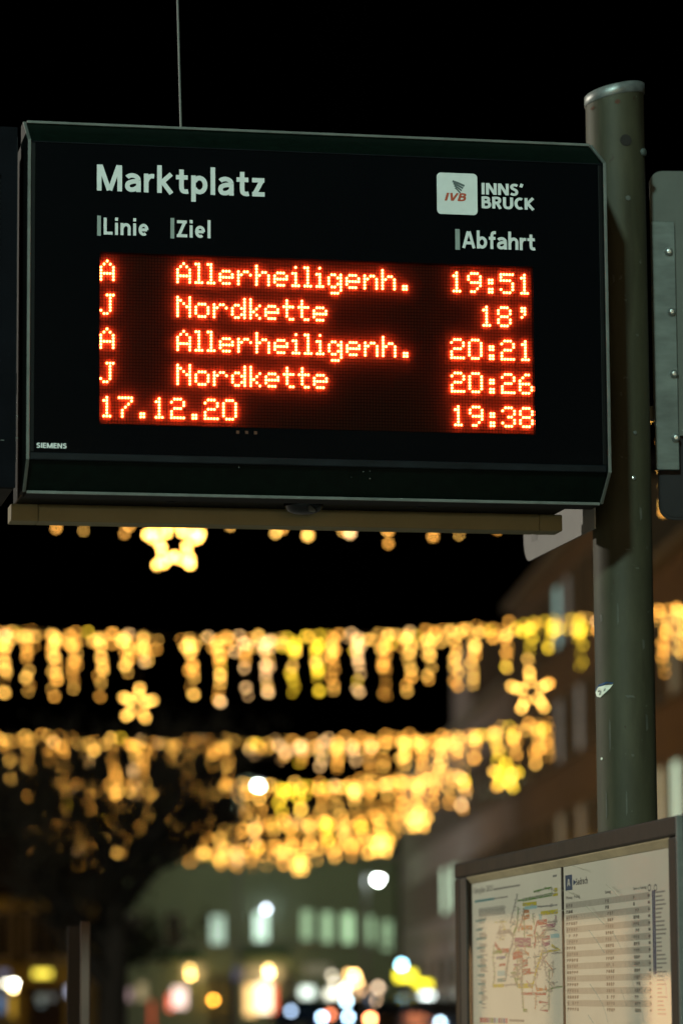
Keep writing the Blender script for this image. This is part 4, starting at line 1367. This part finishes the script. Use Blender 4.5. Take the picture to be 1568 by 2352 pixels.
# ================================================================== TREE
def build_tree():
    r = random.Random(21)
    Y = 34
    base = at(262, 2330, Y)
    base.z = .004
    t = thing('leafless_tree', 'dark winter tree with bare spreading branches in front of the hanging lights', 'tree', base)
    trunk, limbs, twigs, leaves = MB(), MB(), MB(), MB()
    H = 2.95
    trunk.tube([(0, 0, 0), (.03, 0, .6), (-.02, .02, 1.3), (.02, 0, 2.0), (0, 0, H)], [.2, .16, .145, .125, .09], 10)

    def grow(p, d, ln, rad, lv, den=1.0):
        n = 4
        pts, rr = [p], [rad]
        q = p.copy()
        for i in range(n):
            d = (d + Vector((r.uniform(-.24, .24), r.uniform(-.24, .24), r.uniform(-.1, .2)))).normalized()
            q = q + d * ln / n
            pts.append(q.copy())
            rr.append(rad * (1 - .6 * (i + 1) / n))
        (limbs if lv < 2 else twigs).tube(pts, rr, 6 if lv < 2 else 3, caps=False)
        if lv >= 3:
            for i in range(12 if lv > 3 else 5):
                if r.random() < .40 * den:
                    c = pts[r.randint(1, n)] + Vector((r.gauss(0, .05), r.gauss(0, .05), r.gauss(-.03, .05)))
                    a = Vector((r.uniform(-1, 1), r.uniform(-1, 1), r.uniform(-1, .3))).normalized()
                    b = a.cross(Vector((r.uniform(-1, 1), r.uniform(-1, 1), r.uniform(-1, 1)))).normalized()
                    s_ = r.uniform(.014, .030)
                    leaves.add([c, c + a * s_ + b * s_ * .6, c + a * s_ * 2, c + a * s_ - b * s_ * .6], [(0, 1, 2, 3)])
        if lv >= 4:
            return
        for i in range((6, 5, 4, 3)[lv]):
            f = r.uniform(.3, 1.0) if i else 1.0
            j_ = min(n, max(1, int(round(f * n))))
            dd = (pts[j_] - pts[j_ - 1]).normalized()
            nd = (dd + Vector((r.uniform(-1, 1), r.uniform(-1, 1), r.uniform(-.5, .7))) * .8).normalized()
            grow(pts[j_], nd, ln * r.uniform(.48, .72), max(.003, rr[j_] * .6), lv + 1, den if lv else r.choice((.05, .2, .7, 1.5)))
    for i in range(12):
        a = 2 * math.pi * i / 12 + r.uniform(-.3, .3)
        d = Vector((math.cos(a), math.sin(a) * .8, r.uniform(.25, 1.5))).normalized()
        grow(Vector((0, 0, r.uniform(1.6, H))), d, r.uniform(.85, 1.25), r.uniform(.05, .08), 0)
    trunk.build('trunk', M['bark'], t, smooth=True)
    limbs.build('limb', M['bark'], t, smooth=True, fix=False)
    twigs.build('crown', M['bark'], t, fix=False)
    o = leaves.build('leaves', M['leaf'], t, fix=False)
    o['kind'] = 'stuff'


build_tree()

# ================================================================== BUILDINGS DOWN THE STREET
SX, SK = 10.04, -.0475                     # facade line: X = SX + SK * Y


def fx(Y):
    return SX + SK * Y


FA = Vector((SK, 1, 0)).normalized()        # along the street, away from the camera
FN = Vector((-FA.y, FA.x, 0))               # out of the right-hand facades, towards the street


def lit_pane(name, col, s):
    key = 'pane_' + name
    if key not in bpy.data.materials:
        M[key] = lit(key, col, s)
    return M[key]


def window(b, x, z, w, h, pane, out=.0, sill=True):
    """facade window in the building's local frame: x along the wall, y out of it (negative = towards street)"""
    f = MB()
    y0, y1 = -.06 - out, -.001
    f.box(x - w / 2 - .08, x + w / 2 + .08, y0, y1, z + h, z + h + .08)
    f.box(x - w / 2 - .08, x + w / 2 + .08, y0, y1, z - .08, z)
    f.box(x - w / 2 - .08, x - w / 2, y0, y1, z + .001, z + h - .001)
    f.box(x + w / 2, x + w / 2 + .08, y0, y1, z + .001, z + h - .001)
    fo = f.build('window', M['stone_trim'], b)
    MB().box(x - w / 2 + .001, x + w / 2 - .001, -.03, -.005, z + .001, z + h - .001).build('pane', pane, fo)
    MB().box(x - .025, x + .025, -.045, -.031, z + .002, z + h - .002).build('mullion', M['stone_trim'], fo)
    if sill:
        MB().box(x - w / 2 - .14, x + w / 2 + .14, -.16, -.0612, z - .14, z - .081).build('sill', M['stone_trim'], fo)


def street_house(name, label, Ya, Yb, H, mat, lits, storeys, pitch_w=2.3):
    p0 = Vector((fx(Ya), Ya, 0))
    L = (Vector((fx(Yb), Yb, 0)) - p0).length
    # local x runs away down the street, local y points into the building
    t = thing(name, label, 'building', p0, math.atan2(FA.y, FA.x))
    t.scale = (1, -1, 1)
    MB().box(0, L, 0, 9, 0, H).build('wall', M[mat], t)
    MB().box(-.02, L + .02, -.30, .3, H + .002, H + .22).build('cornice', M['stone_trim'], t)
    MB().prism_x([(-.2, H + .225), (4.5, H + 2.2), (9.2, H + .225)], .02, L - .02).build('roof', M['roof'], t)
    MB().box(.02, L - .02, -.08, -.002, 3.6, 3.9).build('string_course', M['stone_trim'], t)
    lm = {}
    for (px, py, col, s) in lits:
        d = ray(px, py)
        q = on_plane(px, py, p0, FN)
        lm[((q - p0).dot(FA), q.z)] = lit_pane('%d_%d' % (px, py), col, s)
    used = set()
    n = max(1, int(L / pitch_w))
    for i in range(n):
        x = (i + .5) * L / n
        for k in range(storeys):
            z = 4.7 + k * 3.0 - .1
            if z + 1.7 > H - .3:
                continue
            pane = M['dark_pane']
            best = None
            for key, m in lm.items():
                dx, dz = abs(key[0] - x), abs(key[1] - (z + .8))
                if key not in used and dx < L / n * .75 and dz < 1.6:
                    best = key
            if best:
                pane = lm[best]
                used.add(best)
            window(t, x, z, 1.1, 1.6, pane)
    for key, m in lm.items():
        if key not in used:
            print('window lamp not used', label[:20], key)
    # shop front openings
    for i in range(max(1, n // 2)):
        x = (i + .5) * L / max(1, n // 2)
        window(t, x, .7, 2.0, 2.2, M['dark_pane'], sill=False)
    return t


def build_street():
    g = (.75, 1.0, .72)
    c = (.6, 1.0, .92)
    w = (.8, .85, .8)
    o = (.8, .72, .4)
    street_house('town_house', 'brown plastered house at the frame edge right of the pole, its roofline sloping down', 52, 76, 10.3, 'plaster_ochre',
                 [(1530, 1790, g, .9), (1512, 1830, o, .4), (1545, 1560, o, .1)], 3)
    street_house('town_house', 'tall brown house with dimly lit windows between the pole and the stars', 76.2, 104, 12.9, 'plaster_brown',
                 [(1277, 1395, c, .55), (1310, 1372, w, .12), (1285, 1625, w, .14), (1325, 1600, w, .14), (1280, 1890, o, .12), (1335, 1880, o, .06)], 4)
    h3 = street_house('town_house', 'grey lilac house at the far end of the right-hand row', 104.2, 158, 10.8, 'plaster_grey',
                      [(1018, 2000, g, 3.2), (1042, 1990, g, 2.0)], 3)
    MB().box(14, 22, -.05, 3, 10.85, 13.6).build('dormer', M['plaster_grey'], h3)
    # far house closing the street
    YE = 160
    xl, xr = at(250, 2280, YE).x, at(912, 2280, YE).x
    t = thing('far_house', 'pale green house closing the street, with shop lights along its ground floor', 'building', ((xl + xr) / 2, YE, 0))
    W = (xr - xl) / 2

    def lx(px):
        return at(px, 2280, YE).x - (xl + xr) / 2

    def lz(py, px=600):
        return at(px, py, YE).z
    H = lz(1975)
    MB().box(-W, W, 0, 10, 0, H).build('wall', M['plaster_green'], t)
    MB().box(-W - .1, W + .1, -.3, .4, H + .002, H + .25).build('cornice', M['stone_trim'], t)
    MB().prism_x([(-.25, H + .255), (5, H + 3), (10.2, H + .255)], -W, W).build('roof', M['roof'], t)
    MB().box(-W, W, -.08, -.002, lz(2172), lz(2166)).build('string_course', M['stone_trim'], t)
    k = YE / 8000
    pg = (.62, 1.0, .55)
    for px, py, s in ((705, 2125, .6), (752, 2130, .72), (800, 2133, 1.05), (846, 2140, .7), (889, 2150, .5)):
        window(t, lx(px), lz(py + 34), 21 * k, 66 * k, lit_pane('far_%d' % px, pg, s))
    for px, py, s in ((500, 2132, .8), (600, 2126, 1.5)):
        window(t, lx(px), lz(py + 34), 30 * k, 62 * k, lit_pane('far_%d' % px, (.7, 1.0, .78), s))
    for px in (310, 400):
        window(t, lx(px), lz(2166), 30 * k, 66 * k, M['dark_pane'])
    for px, py, wpx in ((415, 2196, 95), (602, 2189, 120)):
        MB().box(lx(px) - wpx * k / 2, lx(px) + wpx * k / 2, -.2, -.003, lz(py + 9), lz(py - 9)).build('fascia_sign', M['sign_green'], t)
    # lit shop windows: pixel box, colour, strength
    for nm, x0, y0, x1, y1, col, s in (('rose', 398, 2268, 428, 2314, (1, .70, .60), 2.0), ('red', 386, 2285, 397, 2320, (1, .16, .08), 1.8), ('amber', 563, 2262, 590, 2332, (1, .62, .22), 2.0),
                                       ('cream', 591, 2258, 622, 2325, (1, .80, .5), 3.4), ('redside', 623, 2265, 634, 2330, (1, .14, .05), 1.8), ('white', 690, 2268, 720, 2330, (.85, 1, .88), 2.4),
                                       ('whiteb', 748, 2275, 780, 2318, (1, 1, .80), 3.2), ('glow', 700, 2215, 760, 2240, (.8, .75, .4), .1), ('amberlow', 420, 2215, 470, 2250, (.9, .7, .2), .16),
                                       ('amberlow2', 560, 2222, 650, 2250, (.9, .6, .2), .2), ('blue', 540, 2225, 552, 2250, (.15, .25, .9), .4), ('skyblue', 785, 2280, 800, 2310, (.4, .75, 1), 1.1),
                                       ('peach', 808, 2262, 824, 2300, (1, .62, .3), 1.0), ('bluegrey', 838, 2285, 850, 2305, (.3, .5, .9), .6)):
        z0, z1 = lz(y1, x0), lz(y0, x0)
        f = MB().box(lx(x0) - .05, lx(x1) + .05, -.05, -.004, max(.05, z0 - .05), z1 + .05).build('shop_window', M['stone_trim'], t)
        MB().box(lx(x0), lx(x1), -.09, -.051, max(.1, z0), z1).build('pane', lit_pane('shop_' + nm, col, s), f)
    for px0, px1 in ((488, 500), (520, 534), (655, 672)):
        f = MB().box(lx(px0) - .06, lx(px1) + .06, -.07, -.004, .02, 2.5).build('shop_door', M['stall_wood'], t)
        MB().box(lx(px0) + .02, lx(px1) - .02, -.10, -.071, .3, 2.3).build('pane', M['dark_pane'], f)
    # globe lamps on the far house front
    for i, (px, py, col, s, r, lab) in enumerate(((438, 2240, (1, .62, .17), 22, .10, 'warm globe lamp above the rose-lit shop window'),
                                                   ((436, 2226, (1, .62, .17), 10, .10, 'upper warm globe lamp above the rose-lit shop window')),
                                                   ((618, 2236, (1, .66, .24), 34, .10, 'warm globe lamp above the cream-lit shop window')),
                                                   ((616, 2226, (1, .66, .24), 16, .10, 'upper warm globe lamp above the cream-lit shop window')),
                                                   ((490, 2297, (1, .42, .04), 22, .10, 'single orange lamp between the two bright shop windows')),
                                                   ((611, 2088, (.75, .85, 1), 16, .10, 'cold white lamp on the wall above the green sign')))):
        wall_lamp(px, py, 159.4, r, col, s, lab)


def wall_lamp(px, py, Y, r, col, s, lab):
    p = at(px, py, Y)
    t = thing('globe_lamp', lab, 'lamp', p)
    prof = [(r * math.sin(math.pi * i / 8) + .001, -r * math.cos(math.pi * i / 8)) for i in range(9)]
    MB().lathe(prof, 12).build('globe', lit('lamp_%d_%d' % (px, py), col, s), t, smooth=True)
    MB().tube([(0, 0, r), (0, .2, r + .12), (0, .59, r + .12)], .02, 6).build('bracket', M['wire'], t)
    return t


build_street()


# ------------------------------------------------------------------ street lamps, signs and small lights down the street
def street_lamp(label, px, py, Y, s, w, h, side=1, power=0.0, col=(.86, 1.0, .93), arm=.8):
    p = at(px, py, Y)
    t = thing('street_lamp', label, 'street lamp', (p.x - side * arm, p.y, .004))
    z = p.z
    MB().lathe([(.12, 0), (.1, .4), (.075, .5), (.06, z * .6), (.05, z + .25)], 12).build('column', M['lamp_grey'], t)
    MB().tube([(0, 0, z + .2), (side * arm * .5, 0, z + .3), (side * arm, 0, z + .22)], .035, 8).build('arm', M['lamp_grey'], t)
    MB().box(side * arm - w / 2 - .03, side * arm + w / 2 + .03, -.12, .12, z + h / 2 + .01, z + h / 2 + .13).build('lamp_head', M['lamp_grey'], t, bevel=.02)
    pr = [(w / 2, 0), (w / 2 * .95, -h * .35), (w / 2 * .7, -h * .75), (w / 2 * .3, -h)]
    MB().lathe(pr, 16, (side * arm, 0, z + h / 2)).build('lens', lit('lens_%d' % px, col, s), t, smooth=True)
    if power:
        d = bpy.data.lights.new('street_lamp_light', 'POINT')
        d.energy = power
        d.color = (.80, 1.0, .62)
        d.shadow_soft_size = .1
        o = bpy.data.objects.new('lamp_light', d)
        COL.objects.link(o)
        o.parent = t
        o.location = (side * arm, 0, z - h * .5 - .12)
    return t


M['lamp_grey'] = principled('lamp_grey', (0.30, 0.31, 0.31), 0.5, 0.2)
street_lamp('tall street lamp with a cold white head near the grey lilac house', 868, 2022, 122, 110, .24, .14, -1, arm=-.45)
street_lamp('cold white street lamp shining through the garlands at the edge of the tree', 594, 1806, 148, 60, .36, .16, 1, arm=.9, power=330)


def lit_sign(name, label, px, py, wpx, hpx, Y, col, s, cat='sign', yaw=0.0, post=True):
    p = at(px, py, Y)
    k = Y / 8000
    t = thing(name, label, cat, (p.x, p.y, 0), yaw)
    w, h = wpx * k, hpx * k
    MB().box(-w / 2 - .03, w / 2 + .03, .002, .16, p.z - h / 2 - .03, p.z + h / 2 + .03).build('box', M['lamp_grey'], t, bevel=.01)
    MB().box(-w / 2, w / 2, -.012, .0015, p.z - h / 2, p.z + h / 2).build('lit_face', lit('sign_%d_%d' % (px, py), col, s), t)
    if post:
        MB().tube([(0, .08, 0), (0, .08, p.z - h / 2 - .03)], .04, 8).build('post', M['lamp_grey'], t)
    return t


lit_sign('lit_sign', 'large upper yellow lit sign under the blue lamp', 931, 2241, 44, 20, 128, (1, .84, .0), 4.2)
lit_sign('lit_sign', 'yellow lit sign just above the brightest white panel', 972, 2261, 34, 12, 128, (1, .84, .0), 5.0)
lit_sign('lit_sign', 'lowest yellow lit sign, left of the brightest white panel', 922, 2302, 32, 16, 128, (1, .84, .0), 5.5)
lit_sign('glowing_hoarding', 'brightest white lit panel beside the timetable case', 980, 2299, 28, 32, 128, (.88, 1, .95), 7)
lit_sign('glowing_hoarding', 'smaller creamy lit panel touching the timetable case frame', 1029, 2306, 20, 12, 128, (1, 1, .72), 4.0)
wall_lamp(922, 2216, 127, .10, (.35, .8, 1), 26, 'blue-white globe lamp above the large yellow sign')
for i, (px, py, col, s, lab) in enumerate(((813, 2240, (1, .60, .2), 30, 'brightest amber bulb of the little cluster left of the yellow signs'),
                                           (804, 2257, (1, .6, .22), 14, 'amber bulb lower left in the little cluster'),
                                           (820, 2254, (1, .6, .2), 12, 'amber bulb lower right in the little cluster'),
                                           (792, 2272, (1, .72, .45), 22, 'pale bulb at the bottom of the little cluster'),
                                           (762, 2240, (.8, .7, .5), 5, 'faint bulb left of the amber cluster'),
                                           (768, 2258, (.8, .7, .5), 6, 'faint lower bulb left of the amber cluster'),
                                           (800, 2238, (1, .6, .2), 9, 'amber bulb upper left in the little cluster'),
                                           (868, 2268, (1, .7, .45), 7, 'faint peach bulb above the peach lamp'),
                                           (868, 2302, (1, .66, .4), 36, 'peach lamp low between the cluster and the yellow signs'),
                                           (885, 2310, (.8, .8, .6), 12, 'pale lamp next to the low peach lamp'),
                                           (795, 2300, (.55, .85, 1), 18, 'pale blue lamp low below the cluster'),
                                           (758, 2330, (1, .25, .1), 10, 'small red lamp low, left of the red tail lights'),
                                           (852, 2346, (.75, 1, .85), 22, 'greenish-white lamp at the bottom edge, right of the red tail lights'),
                                           (900, 2338, (1, .8, .1), 7, 'small yellow lamp low beside the orange-red tail lights'),
                                           (960, 2336, (.4, .6, 1), 8, 'small blue lamp low under the brightest white panel'),
                                           (668, 2322, (.5, .7, 1), 7, 'small blue lamp low, left of the white shop window'),
                                           (836, 2272, (1, .55, .25), 7, 'dim orange lamp right of the amber cluster'))):
    wall_lamp(px, py, 140 - i * .2, .10, col, s, lab)


# ------------------------------------------------------------------ cars waiting at the far end
def car(label, px, Y, yaw, paint, front, s, col, lamp_r=.09):
    p = at(px, 2300, Y)
    t = thing('parked_car', label, 'car', (p.x, p.y, .004), yaw, 'cars at the end of the street')
    pm = principled('car_paint_%d' % px, paint, .25, .2, .6)
    # local +x is forward; side profile (x, z)
    body = [(-2.05, .35), (-2.1, .62), (-2.02, .88), (-1.2, .95), (1.0, .92), (1.85, .80), (2.08, .60), (2.08, .34)]
    cab = [(-1.75, .93), (-1.25, 1.40), (-.2, 1.48), (.45, 1.40), (1.05, .925)]
    MB().prism_y(body, -.86, .86).build('body', pm, t, bevel=.06, seg=3)
    mb = MB()
    n = len(cab)
    vs = [(x, -.80 + (z - .93) * .28, z) for x, z in cab] + [(x, .80 - (z - .93) * .28, z) for x, z in cab]
    mb.add(vs, [tuple(range(n)), tuple(range(2 * n - 1, n - 1, -1))] + [(i, i + n, (i + 1) % n + n, (i + 1) % n) for i in range(n)])
    mb.build('cabin', pm, t, bevel=.03)
    for sgn in (-1, 1):
        MB().add([(-1.35, sgn * .79, .98), (.85, sgn * .79, .98), (.36, sgn * .69, 1.36), (-1.12, sgn * .69, 1.34)], [(0, 1, 2, 3)]).build('side_window', M['dark_pane'], t)
    MB().add([(1.045, -.70, .98), (1.045, .70, .98), (.52, .62, 1.37), (.52, -.62, 1.37)], [(0, 1, 2, 3)]).build('windscreen', M['dark_pane'], t)
    MB().add([(-1.735, -.70, .99), (-1.735, .70, .99), (-1.31, .62, 1.36), (-1.31, -.62, 1.36)], [(0, 1, 2, 3)]).build('rear_window', M['dark_pane'], t)
    for x in (-1.3, 1.3):
        for sgn in (-1, 1):
            wh = MB().lathe([(.2, -.1), (.31, -.1), (.32, 0), (.31, .1), (.2, .1)], 18, (x, sgn * .80, .32), 'y').build('wheel', M['tyre'], t)
            MB().lathe([(.19, -.09), (.19, .11 * sgn + .001)] if sgn > 0 else [(.19, -.11), (.19, .09)], 14, (x, sgn * .80, .32), 'y').build('rim', M['rim'], wh)
    lm = lit('car_lamp_%d' % px, col, s)
    off = principled('car_lamp_off_%d' % px, (.2, .02, .02) if front else (.5, .5, .5), .2)
    for sgn in (-1, 1):
        MB().lathe([(.02, -.03), (lamp_r, -.02), (lamp_r, .02), (.05, .035)], 12, (2.09, sgn * .62, .66), 'x').build('headlight', lm if front else off, t)
        MB().lathe([(.05, -.035), (lamp_r, -.02), (lamp_r, .02), (.02, .03)], 12, (-2.105, sgn * .64, .76), 'x').build('tail_light', off if front else lm, t)
    return t


R = math.radians
car('dark car with two red tail lights at the end of the street', 799, 150, R(62), (.02, .02, .03), False, 26, (1, .16, .09), .10)
car('blue car with bluish headlights left of the red tail lights', 716, 148, R(-62), (.02, .05, .12), True, 26, (.5, .75, 1), .09)
car('dark car with orange-red tail lights under the yellow signs', 932, 122, R(72), (.03, .03, .03), False, 40, (1, .28, .1), .1)
car('silver-blue car with white headlights under the brightest white panel', 1010, 118, R(-75), (.12, .17, .25), True, 20, (.6, .85, 1), .07)


# ------------------------------------------------------------------ market corner at lower left
def build_market():
    Y = 75
    k = Y / 8000
    p = at(100, 2300, Y)
    t = thing('market_stall', 'wooden market stall with a dark flat roof and a dim grey counter', 'market stall', (p.x, p.y, .004))

    def lx(px):
        return at(px, 2300, Y).x - p.x

    def lz(py):
        return at(100, py, Y).z
    MB().box(lx(52), lx(146), -.3, 1.6, lz(2281), lz(2264)).build('roof', M['stall_wood'], t, bevel=.03)
    MB().box(lx(60), lx(66), 0, .08, 0, lz(2281) - .002).build('corner_post', M['stall_wood'], t)
    MB().box(lx(134), lx(140), 0, .08, 0, lz(2281) - .002).build('corner_post', M['stall_wood'], t)
    MB().box(lx(60), lx(140), .9, 1.0, 0, lz(2281) - .003).build('back_wall', M['stall_wood'], t)
    MB().box(lx(66) + .01, lx(134) - .01, -.1, .5, 0, 1.0).build('counter', M['stall_wood'], t, bevel=.02)
    for x0, x1, y0, y1, c, s in ((80, 102, 2285, 2300, (.55, .6, .5), .28), (108, 124, 2284, 2298, (.6, .6, .55), .2), (84, 98, 2303, 2311, (.5, .65, .65), .25)):
        MB().box(lx(x0), lx(x1), .5, .52, lz(y1), lz(y0)).build('lit_shelf', lit('shelf_%d' % x0, c, s), t)
    lit_sign('glowing_hoarding', 'bluish-white glowing panel at the right end of the stall roof', 162, 2277, 14, 22, 76, (.62, .66, .85), 1.1)
    lit_sign('glowing_hoarding', 'dim bluish panel at the frame edge above the market lamps', 10, 2238, 20, 16, 77, (.5, .52, .8), .35)
    wall_lamp(16, 2259, 70, .04, (1, .95, .75), 14, 'left one of the two white market lamps at the frame edge')
    wall_lamp(33, 2259, 70.2, .045, (1, .98, .8), 34, 'right one of the two white market lamps at the frame edge')
    wall_lamp(31, 2270, 70.4, .04, (1, .72, .3), 30, 'warm lamp under the two white market lamps')
    lit_sign('lit_column', 'dull yellow lit column under the white market lamps', 29, 2310, 12, 50, 69, (1, .55, .02), .5, cat='advertising column')
    lit_sign('glowing_hoarding', 'blue glowing panel at the left frame edge', 2, 2305, 18, 40, 71, (.02, .2, .5), .5)
    # yellow-washed house behind the stall
    Yh = 100
    xl, xr = at(-140, 2280, Yh).x, at(176, 2280, Yh).x
    h = thing('yellow_house', 'house front washed in yellow light behind the market stall', 'building', ((xl + xr) / 2, Yh, 0))
    W = (xr - xl) / 2
    H = at(100, 2060, Yh).z
    MB().box(-W, W, 0, 8, 0, H).build('wall', M['plaster_yellow'], h)
    MB().prism_x([(-.3, H + .002), (4, H + 2), (8.3, H + .002)], -W - .1, W + .1).build('roof', M['roof'], h)
    for px in (-60, 20, 70, 140):
        window(h, at(px, 2280, Yh).x - (xl + xr) / 2, at(px, 2200, Yh).z, .8, 1.3, M['dark_pane'])
    lit_sign('lit_awning', 'bright yellow lit awning above the stall roof', 98, 2236, 40, 14, 95, (1, .80, .07), 2.2, cat='awning')
    # red banner and pale shop panels by the tree
    lit_sign('lit_banner', 'narrow red lit banner beside the far green house', 349, 2330, 8, 60, 120, (1, .14, .05), .6, cat='banner')
    lit_sign('glowing_hoarding', 'pale pink shop panel in the dark behind the tree trunk', 297, 2285, 12, 26, 121, (.75, .5, .5), .6)
    lit_sign('glowing_hoarding', 'dim ochre shop panel between trunk and red banner', 327, 2278, 20, 40, 122, (.75, .6, .3), .45)


build_market()


# ================================================================== BEHIND THE CAMERA: what lights the stop
def build_behind():
    # the tall street lamp of the stop, cold and slightly green
    P = Vector((-1.9, -3.6, 8.0))
    t = thing('street_lamp', 'tall cold-white street lamp standing beside the stop, out of the picture', 'street lamp', (P.x - 1.2, P.y, .13))
    MB().lathe([(.1, 0), (.09, .5), (.07, .6), (.05, P.z + .1)], 16).build('column', M['lamp_grey'], t)
    MB().tube([(0, 0, P.z), (.6, 0, P.z + .12), (1.2, 0, P.z + .05)], .03, 8).build('arm', M['lamp_grey'], t)
    MB().box(.9, 1.5, -.14, .14, P.z - .11, P.z - .03).build('lamp_head', M['lamp_grey'], t, bevel=.02)
    MB().box(.95, 1.45, -.11, .11, P.z - .125, P.z - .111).build('lens', lit('stop_lens', (.66, 1, .9), 20), t)
    d = bpy.data.lights.new('stop_lamp', 'POINT')
    d.energy = 4200
    d.color = (.66, 1.0, .90)
    d.shadow_soft_size = .32
    o = bpy.data.objects.new('lamp_light', d)
    COL.objects.link(o)
    o.parent = t
    o.location = (1.2, 0, P.z - .5)
    # unseen neutral lamp added across the lane, lights flag sign and case
    P2 = Vector((-9.5, 12.5, 6.2))
    t = thing('street_lamp', 'added street lamp left of the lane lighting the flag sign and case, out of the picture', 'street lamp', (P2.x - .8, P2.y, .004))
    MB().lathe([(.1, 0), (.09, .5), (.07, .6), (.05, P2.z + .1)], 16).build('column', M['lamp_grey'], t)
    MB().tube([(0, 0, P2.z), (.4, 0, P2.z + .1), (.8, 0, P2.z + .05)], .03, 8).build('arm', M['lamp_grey'], t)
    MB().box(.5, 1.1, -.14, .14, P2.z - .11, P2.z - .03).build('lamp_head', M['lamp_grey'], t, bevel=.02)
    d = bpy.data.lights.new('lane_fill_lamp', 'POINT')
    d.energy = 3200
    d.color = (1.0, .93, .78)
    d.shadow_soft_size = .12
    o = bpy.data.objects.new('lamp_light', d)
    COL.objects.link(o)
    o.parent = t
    o.location = (.8, 0, P2.z - .42)
    for P3, en, cl, lab in ((Vector((-12.0, 80, 7.0)), 900, (1.0, .60, .27), 'added warm sodium street lamp brightening the brown facades from the left, out of the picture'),
                            (Vector((-14.5, 126, 7.0)), 2400, (1.0, .84, .68), 'added neutral street lamp brightening the grey house from the left, out of the picture')):
        t = thing('street_lamp', lab, 'street lamp', (P3.x - .8, P3.y, .004))  # unseen lamps added to brighten the right-hand facades
        MB().lathe([(.1, 0), (.09, .5), (.07, .6), (.05, P3.z + .1)], 16).build('column', M['lamp_grey'], t)
        MB().tube([(0, 0, P3.z), (.4, 0, P3.z + .1), (.8, 0, P3.z + .05)], .03, 8).build('arm', M['lamp_grey'], t)
        MB().box(.5, 1.1, -.14, .14, P3.z - .11, P3.z - .03).build('lamp_head', M['lamp_grey'], t, bevel=.02)
        d = bpy.data.lights.new('facade_fill_lamp', 'POINT')
        d.energy = en
        d.color = cl
        d.shadow_soft_size = .2
        o = bpy.data.objects.new('lamp_light', d)
        COL.objects.link(o)
        o.parent = t
        o.location = (.8, 0, P3.z - .42)
    # unseen shop front added behind the stop for low warm light
    h = thing('shop_front', 'added shop front across the pavement whose panes give low warm light, out of the picture', 'building', (1.0, -13, .13))
    MB().box(-9, 9, -8, 0, 0, 3.5).build('wall', M['stall_wood'], h)
    MB().box(-9.4, 9.4, -8.3, .5, 3.502, 3.75).build('flat_roof', M['roof'], h)
    warm = lit('warm_shop_fill', (1, .62, .22), 5.0)
    for x in (-6.5, -2.2, 2.2, 6.5):
        f = MB().box(x - 1.6, x + 1.6, .002, .08, .4, 3.0).build('shop_window', M['stone_trim'], h)
        MB().box(x - 1.5, x + 1.5, .081, .09, .5, 2.9).build('pane', warm, f)
    # shops on the left side of the square, mirrored in the case glass
    h2 = thing('shop_front', 'row of warm shop windows along the left side of the square, out of the picture', 'building', (-17.2, 52, .0), R(20))
    MB().box(-12, 12, 0, 8, 0, 8).build('wall', M['plaster_ochre'], h2)
    warm2 = [lit('warm_shop_left_%d' % i, (1, .58, .25), e) for i, e in enumerate((1.2, 2.4, 3.6))]
    q = random.Random(5)
    x = -10.5
    while x < 10.5:
        w, z1 = q.uniform(.9, 1.7), q.uniform(1.7, 2.8)
        f = MB().box(x - .06, x + w + .06, -.08, -.002, .35, z1 + .06).build('shop_window', M['stone_trim'], h2)
        MB().box(x, x + w, -.09, -.081, .4, z1).build('pane', q.choice(warm2), f)
        x += w + q.uniform(.18, .4)


build_behind()
bpy.context.view_layer.update()
